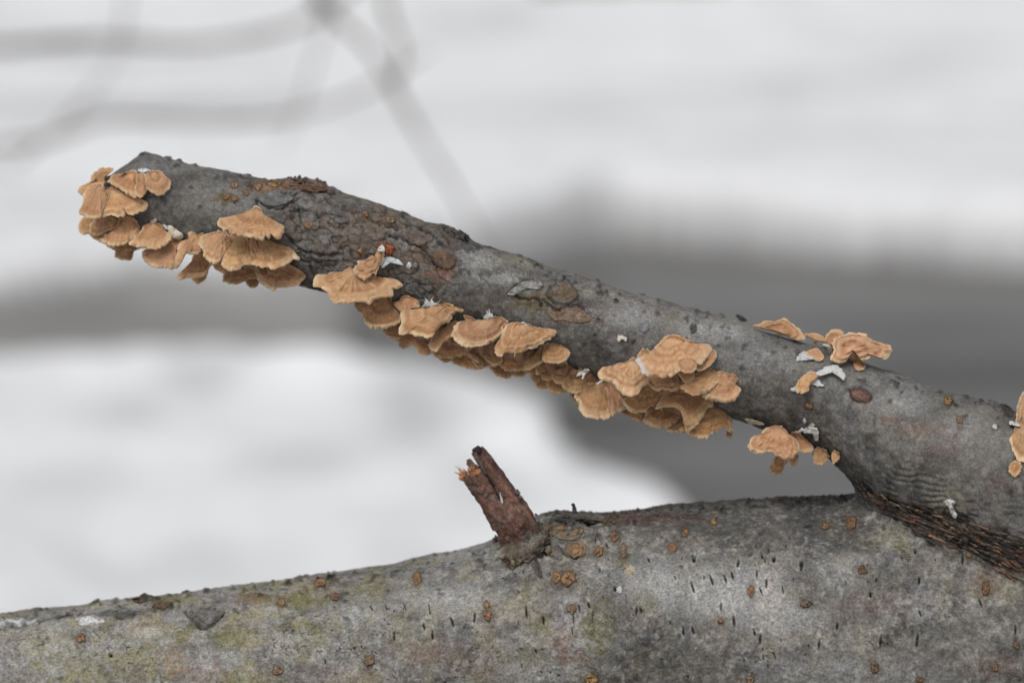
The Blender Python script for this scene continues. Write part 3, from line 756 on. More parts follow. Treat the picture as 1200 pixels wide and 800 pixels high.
def make_scrap(org, sc, pts, label, lift=1.2, colour=(.62, .62, .60), spikes=0, name='torn_fungus_scrap', wdepth=None, group=None, curl=2.5):
    """a thin curled scrap of torn white fungus flesh, following the bark"""
    global fungus_index
    fungus_index += 1; seed = fungus_index * 3 + 5
    pts = [(org[0] + x / sc, org[1] + y / sc) for x, y in pts]
    o = np.array(pts); att = o.mean(0)
    per = np.sum(np.linalg.norm(np.roll(o, -1, 0) - o, axis=1))
    nth = int(np.clip(per / 1.0, 28, 90)); nr = 6
    a, M, ang, rr, G, ln = sheet_grid(pts, att, nth, nr, seed, jag=1.2)
    R_ = rr[:, None] * np.ones(nth)[None]
    fb = front_w(G[..., 0], G[..., 1]); base = front_w(np.array([a[0]]), np.array([a[1]]))[0]
    if wdepth is not None: base = wdepth
    if np.isnan(base): base = float(BRANCH.w(a[0])) - .012
    fb = np.where(np.isnan(fb), base, np.minimum(fb, base + .004))
    if wdepth is not None: fb = np.full(fb.shape, base)
    p3 = np.stack([G[..., 0].ravel() / 5, G[..., 1].ravel() / 5, np.full(G[..., 0].size, seed * 1.3)], 1)
    nn = fbm(p3, 3, 225).reshape(R_.shape)
    dyn = (G[..., 1] - a[1]) / (np.ptp(o[:, 1]) + 1)
    Wm = fb - (lift * 1e-3 + 0.5e-3) + (nn * 1.6 + curl * dyn ** 2 * 2) * S - lift * .0006 * dyn
    top = P(G[..., 0], G[..., 1], Wm); bot = top + FWD * .0006 - UP * .0002
    ctop = P(np.array([a[0]]), np.array([a[1]]), np.array([Wm[0].mean()])); cbot = ctop + FWD * .0006
    nT = nr * nth
    V = np.vstack([top.reshape(-1, 3), ctop, bot.reshape(-1, 3), cbot])
    jj = np.arange(nth); j2 = (jj + 1) % nth
    q = np.vstack([grid_quads(nr, nth, True), grid_quads(nr, nth, True, True) + nT + 1,
                   np.stack([(nr - 1) * nth + jj, (nr - 1) * nth + j2, (nr - 1) * nth + j2 + nT + 1, (nr - 1) * nth + jj + nT + 1], 1)])
    t = np.vstack([np.stack([np.full(nth, nT), j2, jj], 1), np.stack([np.full(nth, 2 * nT + 1), jj + nT + 1, j2 + nT + 1], 1)])
    c = np.array(colour) * (1 + .12 * nn.reshape(-1, 1)); c = np.vstack([c, c[:1], c, c[:1]])
    org3 = P(a[0], a[1], float(Wm.mean()) + .0005)
    # a small foot keeps it on the bark
    ft = []
    for s_, d_ in ((1.6, 0), (1.2, .8), (1.4, max(1.5, lift + 2.5))):
        for i in range(8):
            an = i * math.pi / 4
            ft.append(P(a[0] + math.cos(an) * s_, a[1] + math.sin(an) * s_, float(Wm[0].mean()) + .0003 + d_ * 1e-3))
    n0 = len(V); V = np.vstack([V, np.array(ft)]); q = np.vstack([q, grid_quads(3, 8, True) + n0])
    c = np.vstack([c, np.tile(c[:1], (24, 1))])
    if spikes:
        rg = np.random.default_rng(seed)
        sv, stt = [], []
        for i in range(spikes):
            b0 = M[rg.integers(nth)]; L_ = rg.uniform(3, 8); an = rg.uniform(-2.6, -.5)
            w0 = float(Wm.mean())
            b1 = (b0[0] + math.cos(an) * L_, b0[1] + math.sin(an) * L_)
            n1 = len(V) + len(sv)
            for (xx, yy, ww) in ((b0[0] - .7, b0[1], w0), (b0[0] + .7, b0[1], w0), (b0[0], b0[1] + .7, w0 + .0006), (b1[0], b1[1], w0 - rg.uniform(-1, 2) * 1e-3)):
                sv.append(P(xx, yy, ww))
            stt += [(n1, n1 + 1, n1 + 3), (n1 + 1, n1 + 2, n1 + 3), (n1 + 2, n1, n1 + 3)]
        V = np.vstack([V, np.array(sv)]); t = np.vstack([t, np.array(stt)]); c = np.vstack([c, np.tile(c[:1], (len(sv), 1))])
    ob = link(name, mesh_np(name, V - org3, q, M_WHITE, np.clip(c, .02, .88), t))
    ob.location = org3.tolist()
    tag(ob, label, 'fungus scrap', group)
    return ob

GA, GB, GC, GD, GE = ('bracket fungi round the broken branch tip', 'bracket fungi of the second cluster from the tip', 'bracket fungi in the long row under the branch',
                      'bracket fungi of the large cluster under the branch', 'small bracket fungi near the fork')
A1, A2, B1, B2 = (80, 180), (80, 250), (200, 235), (220, 260)
Cc1, Cc2, Cc3, Cc4 = (360, 280), (400, 330), (480, 340), (540, 360)
D1, D2, D3, D4 = (620, 390), (690, 380), (740, 380), (720, 430)
E1, E2 = (860, 360), (860, 460)
F = [
 # --- tip rosette
 (A1, 8, [(720,200),(790,160),(860,165),(900,205),(955,250),(950,310),(900,370),(860,385),(800,370),(745,335),(728,290),(725,240)], (800,185), 'round tan fungus lobe, rightmost of the top row at the branch tip', GA, dict(k=.8, dz=-2)),
 (A1, 8, [(650,200),(710,190),(735,240),(735,290),(738,340),(700,395),(665,405),(632,375),(625,320),(640,260)], (690,205), 'narrow tan fungus tongue squeezed between two caps in the top row at the tip', GA, dict(k=.8, dz=-1)),
 (A1, 8, [(380,265),(400,215),(460,195),(520,185),(590,165),(650,180),(668,230),(645,290),(632,340),(645,405),(590,390),(520,350),(440,305)], (600,195), 'wide tan fungus wing pointing left below the tip of the bare wood', GA, dict(k=.9)),
 (A1, 8, [(95,355),(110,310),(200,265),(225,195),(310,140),(400,135),(415,160),(340,220),(330,290),(240,300),(170,340),(140,385)], (340,215), 'rusty brown fungus behind the tip, topmost at the far left', GA, dict(k=.76, dz=20, tone=.9)),
 (A1, 8, [(98,540),(130,480),(150,370),(190,310),(260,275),(330,300),(345,370),(375,410),(360,460),(320,540),(290,600),(200,605),(150,580)], (300,315), 'tall tan fungus at the left edge of the tip, pointed lower left corner', GA, dict(k=.9, dz=-1, tilt=.2)),
 (A1, 8, [(350,345),(400,315),(450,330),(530,375),(620,410),(700,435),(740,460),(725,515),(650,555),(590,575),(545,555),(528,520),(528,580),(470,590),(400,575),(310,590),(340,520),(370,450),(375,390)], (420,350), 'wide tan fungus with a notched lower edge in the middle of the tip rosette', GA, dict(k=1.0, dz=1)),
 (A1, 8, [(98,680),(120,620),(170,585),(235,590),(255,640),(215,690),(200,735),(150,755),(112,730)], (215,615), 'small rounded tan fungus at the lowest left corner of the tip', GA, dict(k=.8, dz=-1)),
 (A1, 8, [(220,640),(290,585),(400,590),(450,615),(475,650),(440,690),(370,720),(300,755),(250,768),(200,740),(205,690)], (330,605), 'flat tan fungus shelf casting a dark gap, just right of the lowest left lobe', GA, dict(k=1.1, dz=0)),
 (A2, 8, [(300,235),(380,200),(450,130),(470,60),(540,30),(630,60),(662,120),(680,170),(650,215),(570,260),(500,290),(430,305),(370,290),(310,260)], (565,60), 'tan fungus fan with a pale curved edge low on the branch tip', GA, dict(k=1.1, dz=2)),
 (A2, 8, [(568,272),(640,220),(685,160),(710,110),(760,90),(820,82),(870,110),(910,160),(955,200),(962,240),(920,285),(850,325),(770,325),(700,318),(620,305)], (800,100), 'broad tan fungus fan with a cream rim, right of the tip rosette', GA, dict(k=1.15, dz=2)),
 (A2, 8, [(700,350),(780,320),(880,300),(950,250),(980,225),(1010,215),(1055,240),(1040,310),(1000,370),(1000,440),(1045,480),(990,510),(900,505),(800,500),(740,460),(705,410)], (990,235), 'darker tan fungus tucked under the cream-rimmed fan near the tip', GA, dict(k=.7, dz=6, tone=.45)),
 (A2, 8, [(460,405),(480,350),(540,320),(595,335),(590,380),(575,430),(510,428)], (545,332), 'small brown fungus tongue hanging lowest under the branch tip', GA, dict(k=.6, dz=9, tone=.9)),
 (A2, 8, [(395,310),(450,285),(500,270),(600,290),(645,325),(580,352),(520,345),(460,350)], (520,290), 'brown fungus strip in shade between the tip fans and the hanging tongue', GA, dict(k=.6, dz=8, tone=1)),
 (A2, 8, [(205,195),(250,180),(310,190),(330,250),(305,272),(250,238)], (270,195), 'small dark fungus edge below the flat shelf at the tip', GA, dict(k=.6, dz=6, tone=1)),
 # --- second cluster
 (B1, 8, [(42,560),(60,480),(90,390),(165,355),(172,300),(200,290),(240,315),(300,305),(290,370),(285,460),(240,500),(170,490),(130,505),(100,580),(70,600)], (230,325), 'ragged tan fungus strip curling down at the left of the second cluster', GB, dict(k=.8, dz=0)),
 (B1, 8, [(255,370),(290,330),(380,300),(480,280),(545,320),(570,380),(555,430),(500,490),(470,550),(420,590),(360,565),(315,520),(310,460),(270,430)], (490,305), 'smooth tan fungus lobe at the upper left of the second cluster', GB, dict(k=1.0, dz=-1)),
 (B1, 8, [(545,400),(560,320),(620,310),(700,340),(745,400),(755,480),(780,530),(770,590),(700,600),(640,635),(580,655),(520,640),(475,600),(490,530),(530,450)], (610,335), 'tan fungus lobe in the middle of the second cluster under the topmost cap', GB, dict(k=1.05, dz=0)),
 (B1, 8, [(740,400),(760,350),(850,345),(960,385),(1020,405),(1130,450),(1185,515),(1145,560),(1080,595),(970,635),(880,620),(800,605),(755,590),(778,540),(750,480)], (850,370), 'broad banded tan fungus with a bright cream edge at right of the second cluster', GB, dict(k=1.1, dz=0, zones=5)),
 (B1, 8, [(440,200),(460,165),(530,160),(610,145),(690,110),(760,80),(800,45),(840,65),(850,100),(900,155),(960,190),(1050,230),(1060,280),(1020,350),(980,355),(940,310),(920,355),(885,330),(870,372),(820,350),(720,335),(640,330),(560,310),(540,285),(490,270),(450,235)], (805,85), 'peaked tan fungus with a toothed edge, topmost of the second cluster', GB, dict(k=1.25, dz=-2, zones=4)),
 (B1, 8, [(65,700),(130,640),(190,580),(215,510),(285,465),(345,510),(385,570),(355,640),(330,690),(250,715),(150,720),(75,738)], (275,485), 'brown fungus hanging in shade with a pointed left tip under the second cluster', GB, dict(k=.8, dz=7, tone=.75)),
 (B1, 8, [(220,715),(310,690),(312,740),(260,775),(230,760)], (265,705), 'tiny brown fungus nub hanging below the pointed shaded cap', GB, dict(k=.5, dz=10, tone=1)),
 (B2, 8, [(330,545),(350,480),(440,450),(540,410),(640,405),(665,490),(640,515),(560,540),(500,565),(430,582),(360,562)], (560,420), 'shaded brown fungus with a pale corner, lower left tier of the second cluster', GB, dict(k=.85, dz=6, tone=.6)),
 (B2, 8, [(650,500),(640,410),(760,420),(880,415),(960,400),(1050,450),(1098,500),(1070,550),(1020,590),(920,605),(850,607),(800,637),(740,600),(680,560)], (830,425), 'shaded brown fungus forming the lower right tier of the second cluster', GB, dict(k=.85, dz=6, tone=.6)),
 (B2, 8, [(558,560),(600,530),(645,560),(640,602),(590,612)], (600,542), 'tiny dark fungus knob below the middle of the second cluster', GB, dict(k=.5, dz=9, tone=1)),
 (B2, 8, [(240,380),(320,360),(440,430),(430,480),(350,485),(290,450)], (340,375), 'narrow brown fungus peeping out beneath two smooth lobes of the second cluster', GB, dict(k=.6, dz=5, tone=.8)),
 # --- long row
 (Cc1, 8, [(60,380),(100,330),(170,335),(230,310),(330,305),(400,262),(450,300),(520,370),(620,390),(720,365),(830,380),(895,430),(840,465),(800,470),(795,530),(700,545),(620,560),(580,608),(510,580),(430,590),(330,600),(260,605),(210,550),(180,480),(110,450),(65,440)], (430,305), 'largest tan fungus shelf at the left end of the long row', GC, dict(k=1.35, dz=-2, zones=5)),
 (Cc1, 8, [(435,300),(450,255),(480,240),(470,205),(545,195),(580,170),(640,150),(665,85),(700,60),(720,90),(715,170),(700,210),(660,280),(640,345),(625,320),(580,350),(540,380),(490,350)], (600,215), 'curled upright pale tan fungus with a white tip standing above the long row', GC, dict(k=.8, dz=-4, wa=None)),
 (Cc2, 8, [(120,195),(170,150),(300,130),(440,130),(490,200),(540,245),(560,300),(560,360),(500,400),(440,430),(380,435),(290,435),(220,380),(190,300),(140,240)], (400,150), 'tan fungus under the largest shelf with a cream right edge', GC, dict(k=1.15, dz=4, tone=.1)),
 (Cc2, 8, [(490,200),(540,180),(580,135),(640,140),(700,165),(728,200),(720,235),(660,240),(640,265),(560,275)], (610,150), 'small brown fungus lobe squeezed against the bark behind the largest shelf', GC, dict(k=.7, dz=1, tone=.45)),
 (Cc2, 8, [(560,290),(590,265),(700,265),(800,250),(900,215),(1000,198),(1060,230),(1140,260),(1130,285),(1080,275),(1040,310),(1020,360),(940,400),(890,460),(860,500),(810,525),(760,510),(718,500),(700,505),(640,485),(560,495),(545,430),(565,370)], (900,230), 'banded tan fungus fan with a pointed right tip, second large cap of the long row', GC, dict(k=1.2, dz=-1, zones=5)),
 (Cc2, 8, [(820,580),(870,500),(960,440),(1055,368),(1088,380),(1075,430),(1030,520),(960,560),(900,650),(850,640)], (1030,395), 'slim tan fungus slanting between two large caps of the long row', GC, dict(k=1.2, dz=-3)),
 (Cc2, 8, [(692,580),(720,545),(800,540),(840,620),(820,665),(770,680),(710,630)], (765,552), 'small orange-brown fungus below the banded fan', GC, dict(k=.7, dz=7, tone=.6)),
 (Cc2, 8, [(540,520),(600,480),(680,490),(692,550),(650,590),(590,620),(550,590)], (610,492), 'small olive-brown fungus below the left half of the banded fan', GC, dict(k=.7, dz=7, tone=.8)),
 (Cc2, 8, [(412,455),(440,420),(540,395),(555,450),(545,520),(480,527),(430,485)], (500,410), 'small brown fungus below the cream-edged cap at the row start', GC, dict(k=.7, dz=7, tone=.7)),
 (Cc3, 8, [(400,420),(440,310),(530,285),(620,290),(700,270),(780,255),(850,248),(900,270),(925,300),(880,340),(880,390),(830,440),(740,495),(600,528),(520,520),(440,480),(420,440)], (720,280), 'oval tan fungus with an upturned cream rim in the middle of the long row', GC, dict(k=1.2, dz=-1)),
 (Cc3, 8, [(510,232),(560,245),(620,275),(600,300),(540,290)], (565,262), 'thin pale fungus sliver lying on the bark beside a dark gap', GC, dict(k=.5, dz=1)),
 (Cc4, 8, [(400,200),(450,150),(560,140),(640,155),(700,190),(800,195),(880,210),(885,245),(840,290),(780,320),(710,370),(640,385),(580,410),(520,430),(505,460),(490,420),(400,425),(385,462),(340,440),(320,390),(340,330),(380,270)], (600,165), 'lumpy tan fungus with small teeth along its edge and a yellowish right tip', GC, dict(k=1.2, dz=-2)),
 (Cc4, 8, [(780,400),(820,335),(920,350),(990,380),(1020,420),(1000,470),(930,520),(840,520),(780,500),(765,450)], (850,355), 'rounded tan fungus at the right end of the long row, cream rim to the right', GC, dict(k=.9, dz=0, tone=.25)),
 (Cc4, 8, [(595,545),(620,500),(700,430),(770,350),(830,380),(800,440),(785,490),(720,540),(640,587),(600,572)], (770,375), 'shaded tan fungus reaching down left from under the lumpy cap', GC, dict(k=.9, dz=3, tone=.45)),
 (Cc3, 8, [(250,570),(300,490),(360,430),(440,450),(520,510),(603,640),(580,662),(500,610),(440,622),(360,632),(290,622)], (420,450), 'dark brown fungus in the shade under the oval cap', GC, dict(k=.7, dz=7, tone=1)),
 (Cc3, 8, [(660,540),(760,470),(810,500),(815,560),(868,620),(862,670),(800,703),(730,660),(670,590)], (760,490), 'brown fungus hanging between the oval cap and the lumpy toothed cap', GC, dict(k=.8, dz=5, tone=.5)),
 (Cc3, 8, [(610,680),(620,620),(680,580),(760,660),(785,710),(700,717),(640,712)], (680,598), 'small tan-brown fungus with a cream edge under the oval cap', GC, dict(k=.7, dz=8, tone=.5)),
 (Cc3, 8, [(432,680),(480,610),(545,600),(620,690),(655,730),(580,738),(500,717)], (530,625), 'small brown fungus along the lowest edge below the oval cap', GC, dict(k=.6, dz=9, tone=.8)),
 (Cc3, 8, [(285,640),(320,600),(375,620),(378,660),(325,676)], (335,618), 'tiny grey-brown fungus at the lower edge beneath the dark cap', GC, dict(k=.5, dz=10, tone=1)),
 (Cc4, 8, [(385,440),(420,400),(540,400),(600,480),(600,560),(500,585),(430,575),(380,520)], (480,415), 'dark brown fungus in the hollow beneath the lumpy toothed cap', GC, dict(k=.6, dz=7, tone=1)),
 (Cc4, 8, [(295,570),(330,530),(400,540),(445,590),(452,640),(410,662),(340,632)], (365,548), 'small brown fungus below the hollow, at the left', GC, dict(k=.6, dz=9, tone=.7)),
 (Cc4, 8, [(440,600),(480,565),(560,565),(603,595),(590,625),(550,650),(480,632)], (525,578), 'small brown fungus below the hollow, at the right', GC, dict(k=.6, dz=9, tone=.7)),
 (Cc4, 8, [(668,660),(690,605),(740,610),(745,660),(705,712)], (708,620), 'tiny tan fungus scale at the left of the small-scaled patch', GC, dict(k=.6, dz=7, tone=.6)),
 (Cc4, 8, [(718,700),(760,665),(812,740),(772,768),(725,752)], (758,685), 'tiny tan fungus scale lowest in the small-scaled patch', GC, dict(k=.6, dz=7, tone=.5)),
 (Cc4, 8, [(765,640),(790,590),(860,595),(868,650),(820,683),(775,668)], (815,605), 'tiny brown fungus scale beside a dark hole in the small-scaled patch', GC, dict(k=.6, dz=5, tone=.7)),
 (Cc4, 8, [(735,570),(800,520),(940,520),(952,560),(860,578),(790,602),(745,632)], (840,530), 'narrow brown fungus ledge directly under the rounded end cap', GC, dict(k=.6, dz=4, tone=.6)),
 (Cc4, 8, [(868,620),(890,560),(970,570),(1003,640),(960,703),(890,692)], (925,575), 'brown fungus scale between the small-scaled patch and the large cluster', GC, dict(k=.6, dz=4, tone=.8)),
 (Cc4, 8, [(826,720),(865,690),(950,700),(975,780),(905,803),(850,792)], (900,705), 'tan-brown fungus scale lowest before the large cluster', GC, dict(k=.6, dz=6, tone=.5)),
 (Cc4, 8, [(590,585),(640,570),(700,590),(690,640),(640,625),(600,612)], (645,582), 'tiny dark fungus scale linking the hollow to the small-scaled patch', GC, dict(k=.5, dz=9, tone=1)),
 # --- large cluster
 (D1, 8, [(308,480),(340,420),(430,390),(480,378),(540,385),(600,450),(570,500),(520,542),(425,562),(340,532)], (490,395), 'thin pale tan fungus at the left start of the large cluster, white hairs above', GD, dict(k=.9, dz=1)),
 (D1, 8, [(425,590),(480,550),(560,480),(640,430),(730,450),(755,560),(745,640),(735,720),(770,762),(740,797),(640,802),(540,782),(480,732),(463,660)], (680,450), 'big orange-tan fungus disc at the lower left of the large cluster', GD, dict(k=1.0, dz=9, zones=4)),
 (D1, 8, [(728,700),(745,640),(740,560),(700,470),(770,455),(830,490),(860,570),(905,640),(880,712),(810,752),(780,772),(745,742)], (765,475), 'narrow tan fungus tongue beside the orange-tan disc', GD, dict(k=.9, dz=1)),
 (D1, 8, [(648,370),(690,320),(760,315),(840,280),(900,270),(970,230),(1015,250),(1080,330),(1130,420),(1105,470),(1050,512),(1030,560),(960,587),(890,577),(840,530),(810,480),(740,450),(670,420)], (975,265), 'cream-edged tan fungus pointing left in the large cluster', GD, dict(k=1.1, dz=-1)),
 (D2, 8, [(438,330),(500,300),(580,270),(620,210),(680,150),(730,105),(800,98),(860,110),(930,140),(1000,170),(1060,180),(1130,190),(1142,250),(1090,320),(1030,372),(980,330),(900,345),(840,370),(862,425),(790,470),(740,490),(660,480),(580,475),(500,450),(480,390)], (770,130), 'topmost and largest tan fungus of the large cluster, white patch at its left', GD, dict(k=1.25, dz=-3, zones=4, white_left=True)),
 (D2, 8, [(838,380),(860,335),(950,315),(1005,355),(1003,405),(972,442),(880,442)], (925,335), 'small square tan lobe on the front of the topmost cap', GD, dict(k=.8, dz=-13)),
 (D2, 8, [(998,410),(1020,350),(1070,280),(1130,240),(1182,243),(1192,310),(1150,370),(1100,412),(1030,432)], (1120,262), 'tan fungus with a cream rim behind the right end of the topmost cap', GD, dict(k=.8, dz=-3)),
 (D2, 8, [(528,460),(600,440),(740,440),(850,430),(880,520),(902,560),(850,602),(780,622),(700,602),(640,612),(580,582),(540,520)], (700,445), 'smooth tan fungus directly below the topmost cap', GD, dict(k=.9, dz=0, tone=.15)),
 (D2, 8, [(850,450),(970,440),(987,490),(960,532),(900,542),(870,505)], (915,448), 'small square tan fungus corner between the smooth cap and the right shelf', GD, dict(k=.7, dz=-6)),
 (D3, 8, [(458,580),(510,550),(560,500),(620,440),(740,420),(855,480),(832,520),(762,592),(680,642),(612,662),(540,642)], (720,435), 'tan fungus shelf with an upturned cream rim at right of the large cluster', GD, dict(k=1.0, dz=0)),
 (D3, 8, [(668,660),(740,600),(800,530),(830,480),(810,440),(880,445),(960,460),(992,490),(985,530),(940,558),(1000,580),(1022,610),(982,692),(900,727),(820,717),(750,692),(700,692)], (870,460), 'notched orange-tan fungus at the far right of the large cluster', GD, dict(k=.75, dz=1, zones=4)),
 (D2, 8, [(455,305),(510,225),(528,245),(545,228),(580,275),(520,310)], (520,275), 'small torn tan fungus stub standing behind the left of the topmost cap', GD, dict(k=.4, dz=0)),
 (D4, 8, [(110,370),(90,290),(250,200),(320,150),(420,200),(560,212),(598,213),(560,262),(460,300),(455,350),(440,398),(420,380),(385,350),(330,370),(290,412),(200,422),(140,412)], (310,185), 'ragged tan fungus with a hanging pointed tooth in the middle of the large cluster', GD, dict(k=.9, dz=1, tone=.25)),
 (D4, 8, [(278,510),(290,450),(320,390),(400,370),(520,355),(610,405),(642,440),(600,482),(520,542),(440,572),(360,562)], (470,370), 'smooth orange-tan fungus in the lower middle of the large cluster', GD, dict(k=.9, dz=4, tone=.3)),
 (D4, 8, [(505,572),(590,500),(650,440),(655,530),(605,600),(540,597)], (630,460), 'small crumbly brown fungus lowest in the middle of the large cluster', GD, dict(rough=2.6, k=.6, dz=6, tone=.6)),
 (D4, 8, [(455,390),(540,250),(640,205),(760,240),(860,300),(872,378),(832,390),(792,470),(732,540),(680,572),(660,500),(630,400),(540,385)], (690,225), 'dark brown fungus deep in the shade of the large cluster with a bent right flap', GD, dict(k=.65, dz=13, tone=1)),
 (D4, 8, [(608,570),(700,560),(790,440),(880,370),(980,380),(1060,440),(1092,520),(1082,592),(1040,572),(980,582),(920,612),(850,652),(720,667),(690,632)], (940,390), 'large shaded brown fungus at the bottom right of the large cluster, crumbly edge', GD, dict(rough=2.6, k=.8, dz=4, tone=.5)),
 (D4, 8, [(68,420),(130,390),(270,400),(290,460),(272,512),(200,492),(120,452)], (190,402), 'small orange-tan fungus low between the disc and the ragged cap', GD, dict(k=.7, dz=5, tone=.3)),
 (D4, 8, [(1048,630),(1070,590),(1102,618),(1092,657),(1060,652)], (1075,605), 'tiny yellowish fungus knob hanging at the right bottom of the large cluster', GD, dict(k=.4, dz=8, tone=.4)),
 (D1, 8, [(395,575),(430,560),(460,600),(470,660),(430,650)], (430,575), 'tiny brown fungus sliver under the first pale cap of the large cluster', GD, dict(k=.5, dz=8, tone=1)),
 # --- fork side
 (E1, 6, [(138,130),(200,112),(220,93),(300,98),(350,76),(392,108),(442,138),(482,178),(502,217),(440,230),(390,207),(330,182),(240,157)], (320,170), 'low tan fungus lying along the top edge of the branch', GE, dict(k=.9, dz=-1, wa=None)),
 (E1, 6, [(498,190),(560,182),(620,203),(642,242),(590,237),(540,217)], (575,222), 'small brown fungus sliver on top of the branch between two larger ones', GE, dict(k=.6, dz=0, tone=.3)),
 (E1, 6, [(640,240),(650,200),(690,158),(740,158),(772,187),(735,240),(705,292),(680,262)], (690,265), 'brown fungus lobe standing behind the crinkled cap on the branch top', GE, dict(k=.5, dz=1, tone=.55)),
 (E1, 6, [(678,350),(708,292),(702,240),(760,190),(850,180),(920,193),(970,222),(1030,248),(1092,268),(1106,310),(1072,362),(1020,352),(980,322),(940,366),(890,362),(852,310),(820,330),(790,377),(740,390),(690,372)], (830,290), 'crinkled pale orange fungus jutting right from the top of the branch', GE, dict(rough=1.3, k=.9, dz=-7, tone=-.2)),
 (E1, 6, [(815,320),(862,305),(892,370),(922,400),(912,432),(876,442),(845,420),(838,370)], (845,325), 'brown fungus foot hanging beneath the crinkled orange cap', GE, dict(rough=2.6, k=.3, dz=-1, tone=.8)),
 (E1, 6, [(510,312),(570,290),(610,310),(632,350),(602,377),(560,362),(520,335)], (575,310), 'small tan fungus dome with white flesh at its left, alone on the branch', GE, dict(k=.8, dz=-1)),
 (E1, 6, [(440,560),(458,510),(500,470),(560,452),(592,480),(570,512),(530,542),(527,582),(480,602),(448,592)], (545,475), 'curved tan fungus arm with a white arch at its top, on the branch side', GE, dict(k=.7, dz=-1)),
 (E2, 6, [(103,370),(130,310),(190,290),(218,250),(290,233),(350,243),(387,290),(432,320),(458,370),(442,422),(392,462),(350,457),(300,432),(260,412),(180,427),(130,412)], (330,255), 'ridged tan fungus hanging under the branch left of the fork', GE, dict(k=.9, dz=-3, tone=.15, zones=4)),
 (E2, 6, [(398,300),(440,275),(500,320),(552,370),(547,412),(500,417),(450,402)], (445,300), 'tan-brown fungus in shade behind the ridged hanging one', GE, dict(k=.6, dz=2, tone=.5)),
 (E2, 6, [(255,530),(285,460),(330,420),(385,450),(370,490),(350,520),(330,567),(280,567)], (335,440), 'dark crumbly fungus foot hanging below the ridged one', GE, dict(rough=2.6, k=.5, dz=3, tone=1)),
 (E2, 6, [(388,460),(410,430),(445,435),(442,490),(411,514)], (420,440), 'tiny orange-tan fungus tip beside the crumbly foot', GE, dict(rough=2.6, k=.5, dz=0, tone=.3)),
 (E2, 6, [(558,415),(590,380),(650,400),(668,440),(650,482),(600,502),(565,480)], (610,395), 'dark rusty fungus knob under the branch, nearest the fork but one', GE, dict(rough=2.6, k=.6, dz=0, tone=1)),
 (E2, 6, [(688,440),(705,410),(738,425),(738,460),(700,497)], (715,422), 'smallest dark rusty fungus knob nearest the fork', GE, dict(rough=2.6, k=.5, dz=0, tone=1)),
 ((0, 0), 1, [(1198,460),(1206,457),(1214,470),(1217,500),(1214,534),(1202,541),(1192,537),(1186,523),(1183,514),(1188,506),(1190,492),(1193,477)], (1203,480), 'tall pale tan fungus cut by the right edge of the picture', 'fungi at the right edge', dict(rough=1.3, k=.6, dz=-3, tone=-.2)),
 ((0, 0), 1, [(1183,546),(1188,541),(1196,543),(1195,552),(1190,558),(1184,554)], (1189,545), 'tiny orange-brown fungus below the pale one at the right edge', 'fungi at the right edge', dict(rough=2.6, k=.4, dz=0, tone=.6)),
]
# the brown crust the brackets grow out of, along the underside of the branch
def crust(pts, rad, label, wo):
    V, q, t = crust_tube([(x, y, float(BRANCH.w(x)) / S + wo) for x, y in pts], rad)
    W3 = P(V[:, 0], V[:, 1], V[:, 2] * S); o3 = W3.mean(0)
    c = np.array([.34, .19, .11])[None] * (1 + .45 * fbm(V / 5, 3, 251))[:, None]
    ob = link('fungus_crust', mesh_np('fungus_crust', W3 - o3, q, M_FUNGUS, np.clip(c, .01, .8), t)); ob.location = o3.tolist()
    tag(ob, label, 'fungus crust')
def crust_tube(pts, rad):
    c = crom(np.array([(*p, r) for p, r in zip(pts, rad)], float), int(abs(pts[-1][0] - pts[0][0]) / 1.6) + 8)
    p, r = c[:, :3], c[:, 3]; nseg = 40; a = np.arange(nseg) / nseg * 2 * np.pi
    t_ = np.gradient(p, axis=0); t_ /= np.linalg.norm(t_, axis=1, keepdims=True)
    n1 = np.cross(t_, np.array([0, 0, -1.0])); n1 /= np.linalg.norm(n1, axis=1, keepdims=True); n2 = np.cross(n1, t_)
    d = n1[:, None] * np.cos(a)[None, :, None] + n2[:, None] * np.sin(a)[None, :, None] * 2.0
    V = p[:, None] + d * r[:, None, None]
    nz = fbm(V.reshape(-1, 3) / 9, 3, 253).reshape(V.shape[:2]); cell = np.abs(fbm(V.reshape(-1, 3) / 14, 2, 255)).reshape(V.shape[:2])
    V = (V + d * (3.2 * nz - 3.0 * (1 - sstep(0, .25, cell)))[..., None]).reshape(-1, 3)
    q = grid_quads(len(p), nseg, True); V = np.vstack([V, p[0], p[-1]]); j = np.arange(nseg); j2 = (j + 1) % nseg
    return V, q, np.vstack([np.stack([j2, j, np.full(nseg, len(V) - 2)], 1), np.stack([(len(p) - 1) * nseg + j, (len(p) - 1) * nseg + j2, np.full(nseg, len(V) - 1)], 1)])
crust([(112, 262), (140, 272), (165, 278), (200, 288), (222, 292)], [3, 7, 9, 9, 3], 'brown fungus crust under the broken branch tip, behind its brackets', 0)
crust([(245, 300), (275, 308), (310, 318), (345, 326)], [3, 8, 10, 4], 'brown fungus crust behind the second cluster of brackets', 0)
crust([(420, 352), (450, 368), (500, 386), (560, 402), (620, 418), (680, 438), (700, 448)], [4, 10, 15, 17, 15, 12, 6], 'brown fungus crust along the underside behind the long row of brackets', 0)
crust([(690, 446), (720, 456), (760, 466), (810, 478), (850, 490)], [5, 13, 17, 15, 5], 'brown fungus crust behind the large cluster of brackets', 4)
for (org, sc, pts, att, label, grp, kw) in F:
    make_cap(org, sc, pts, att, label, grp, **kw)

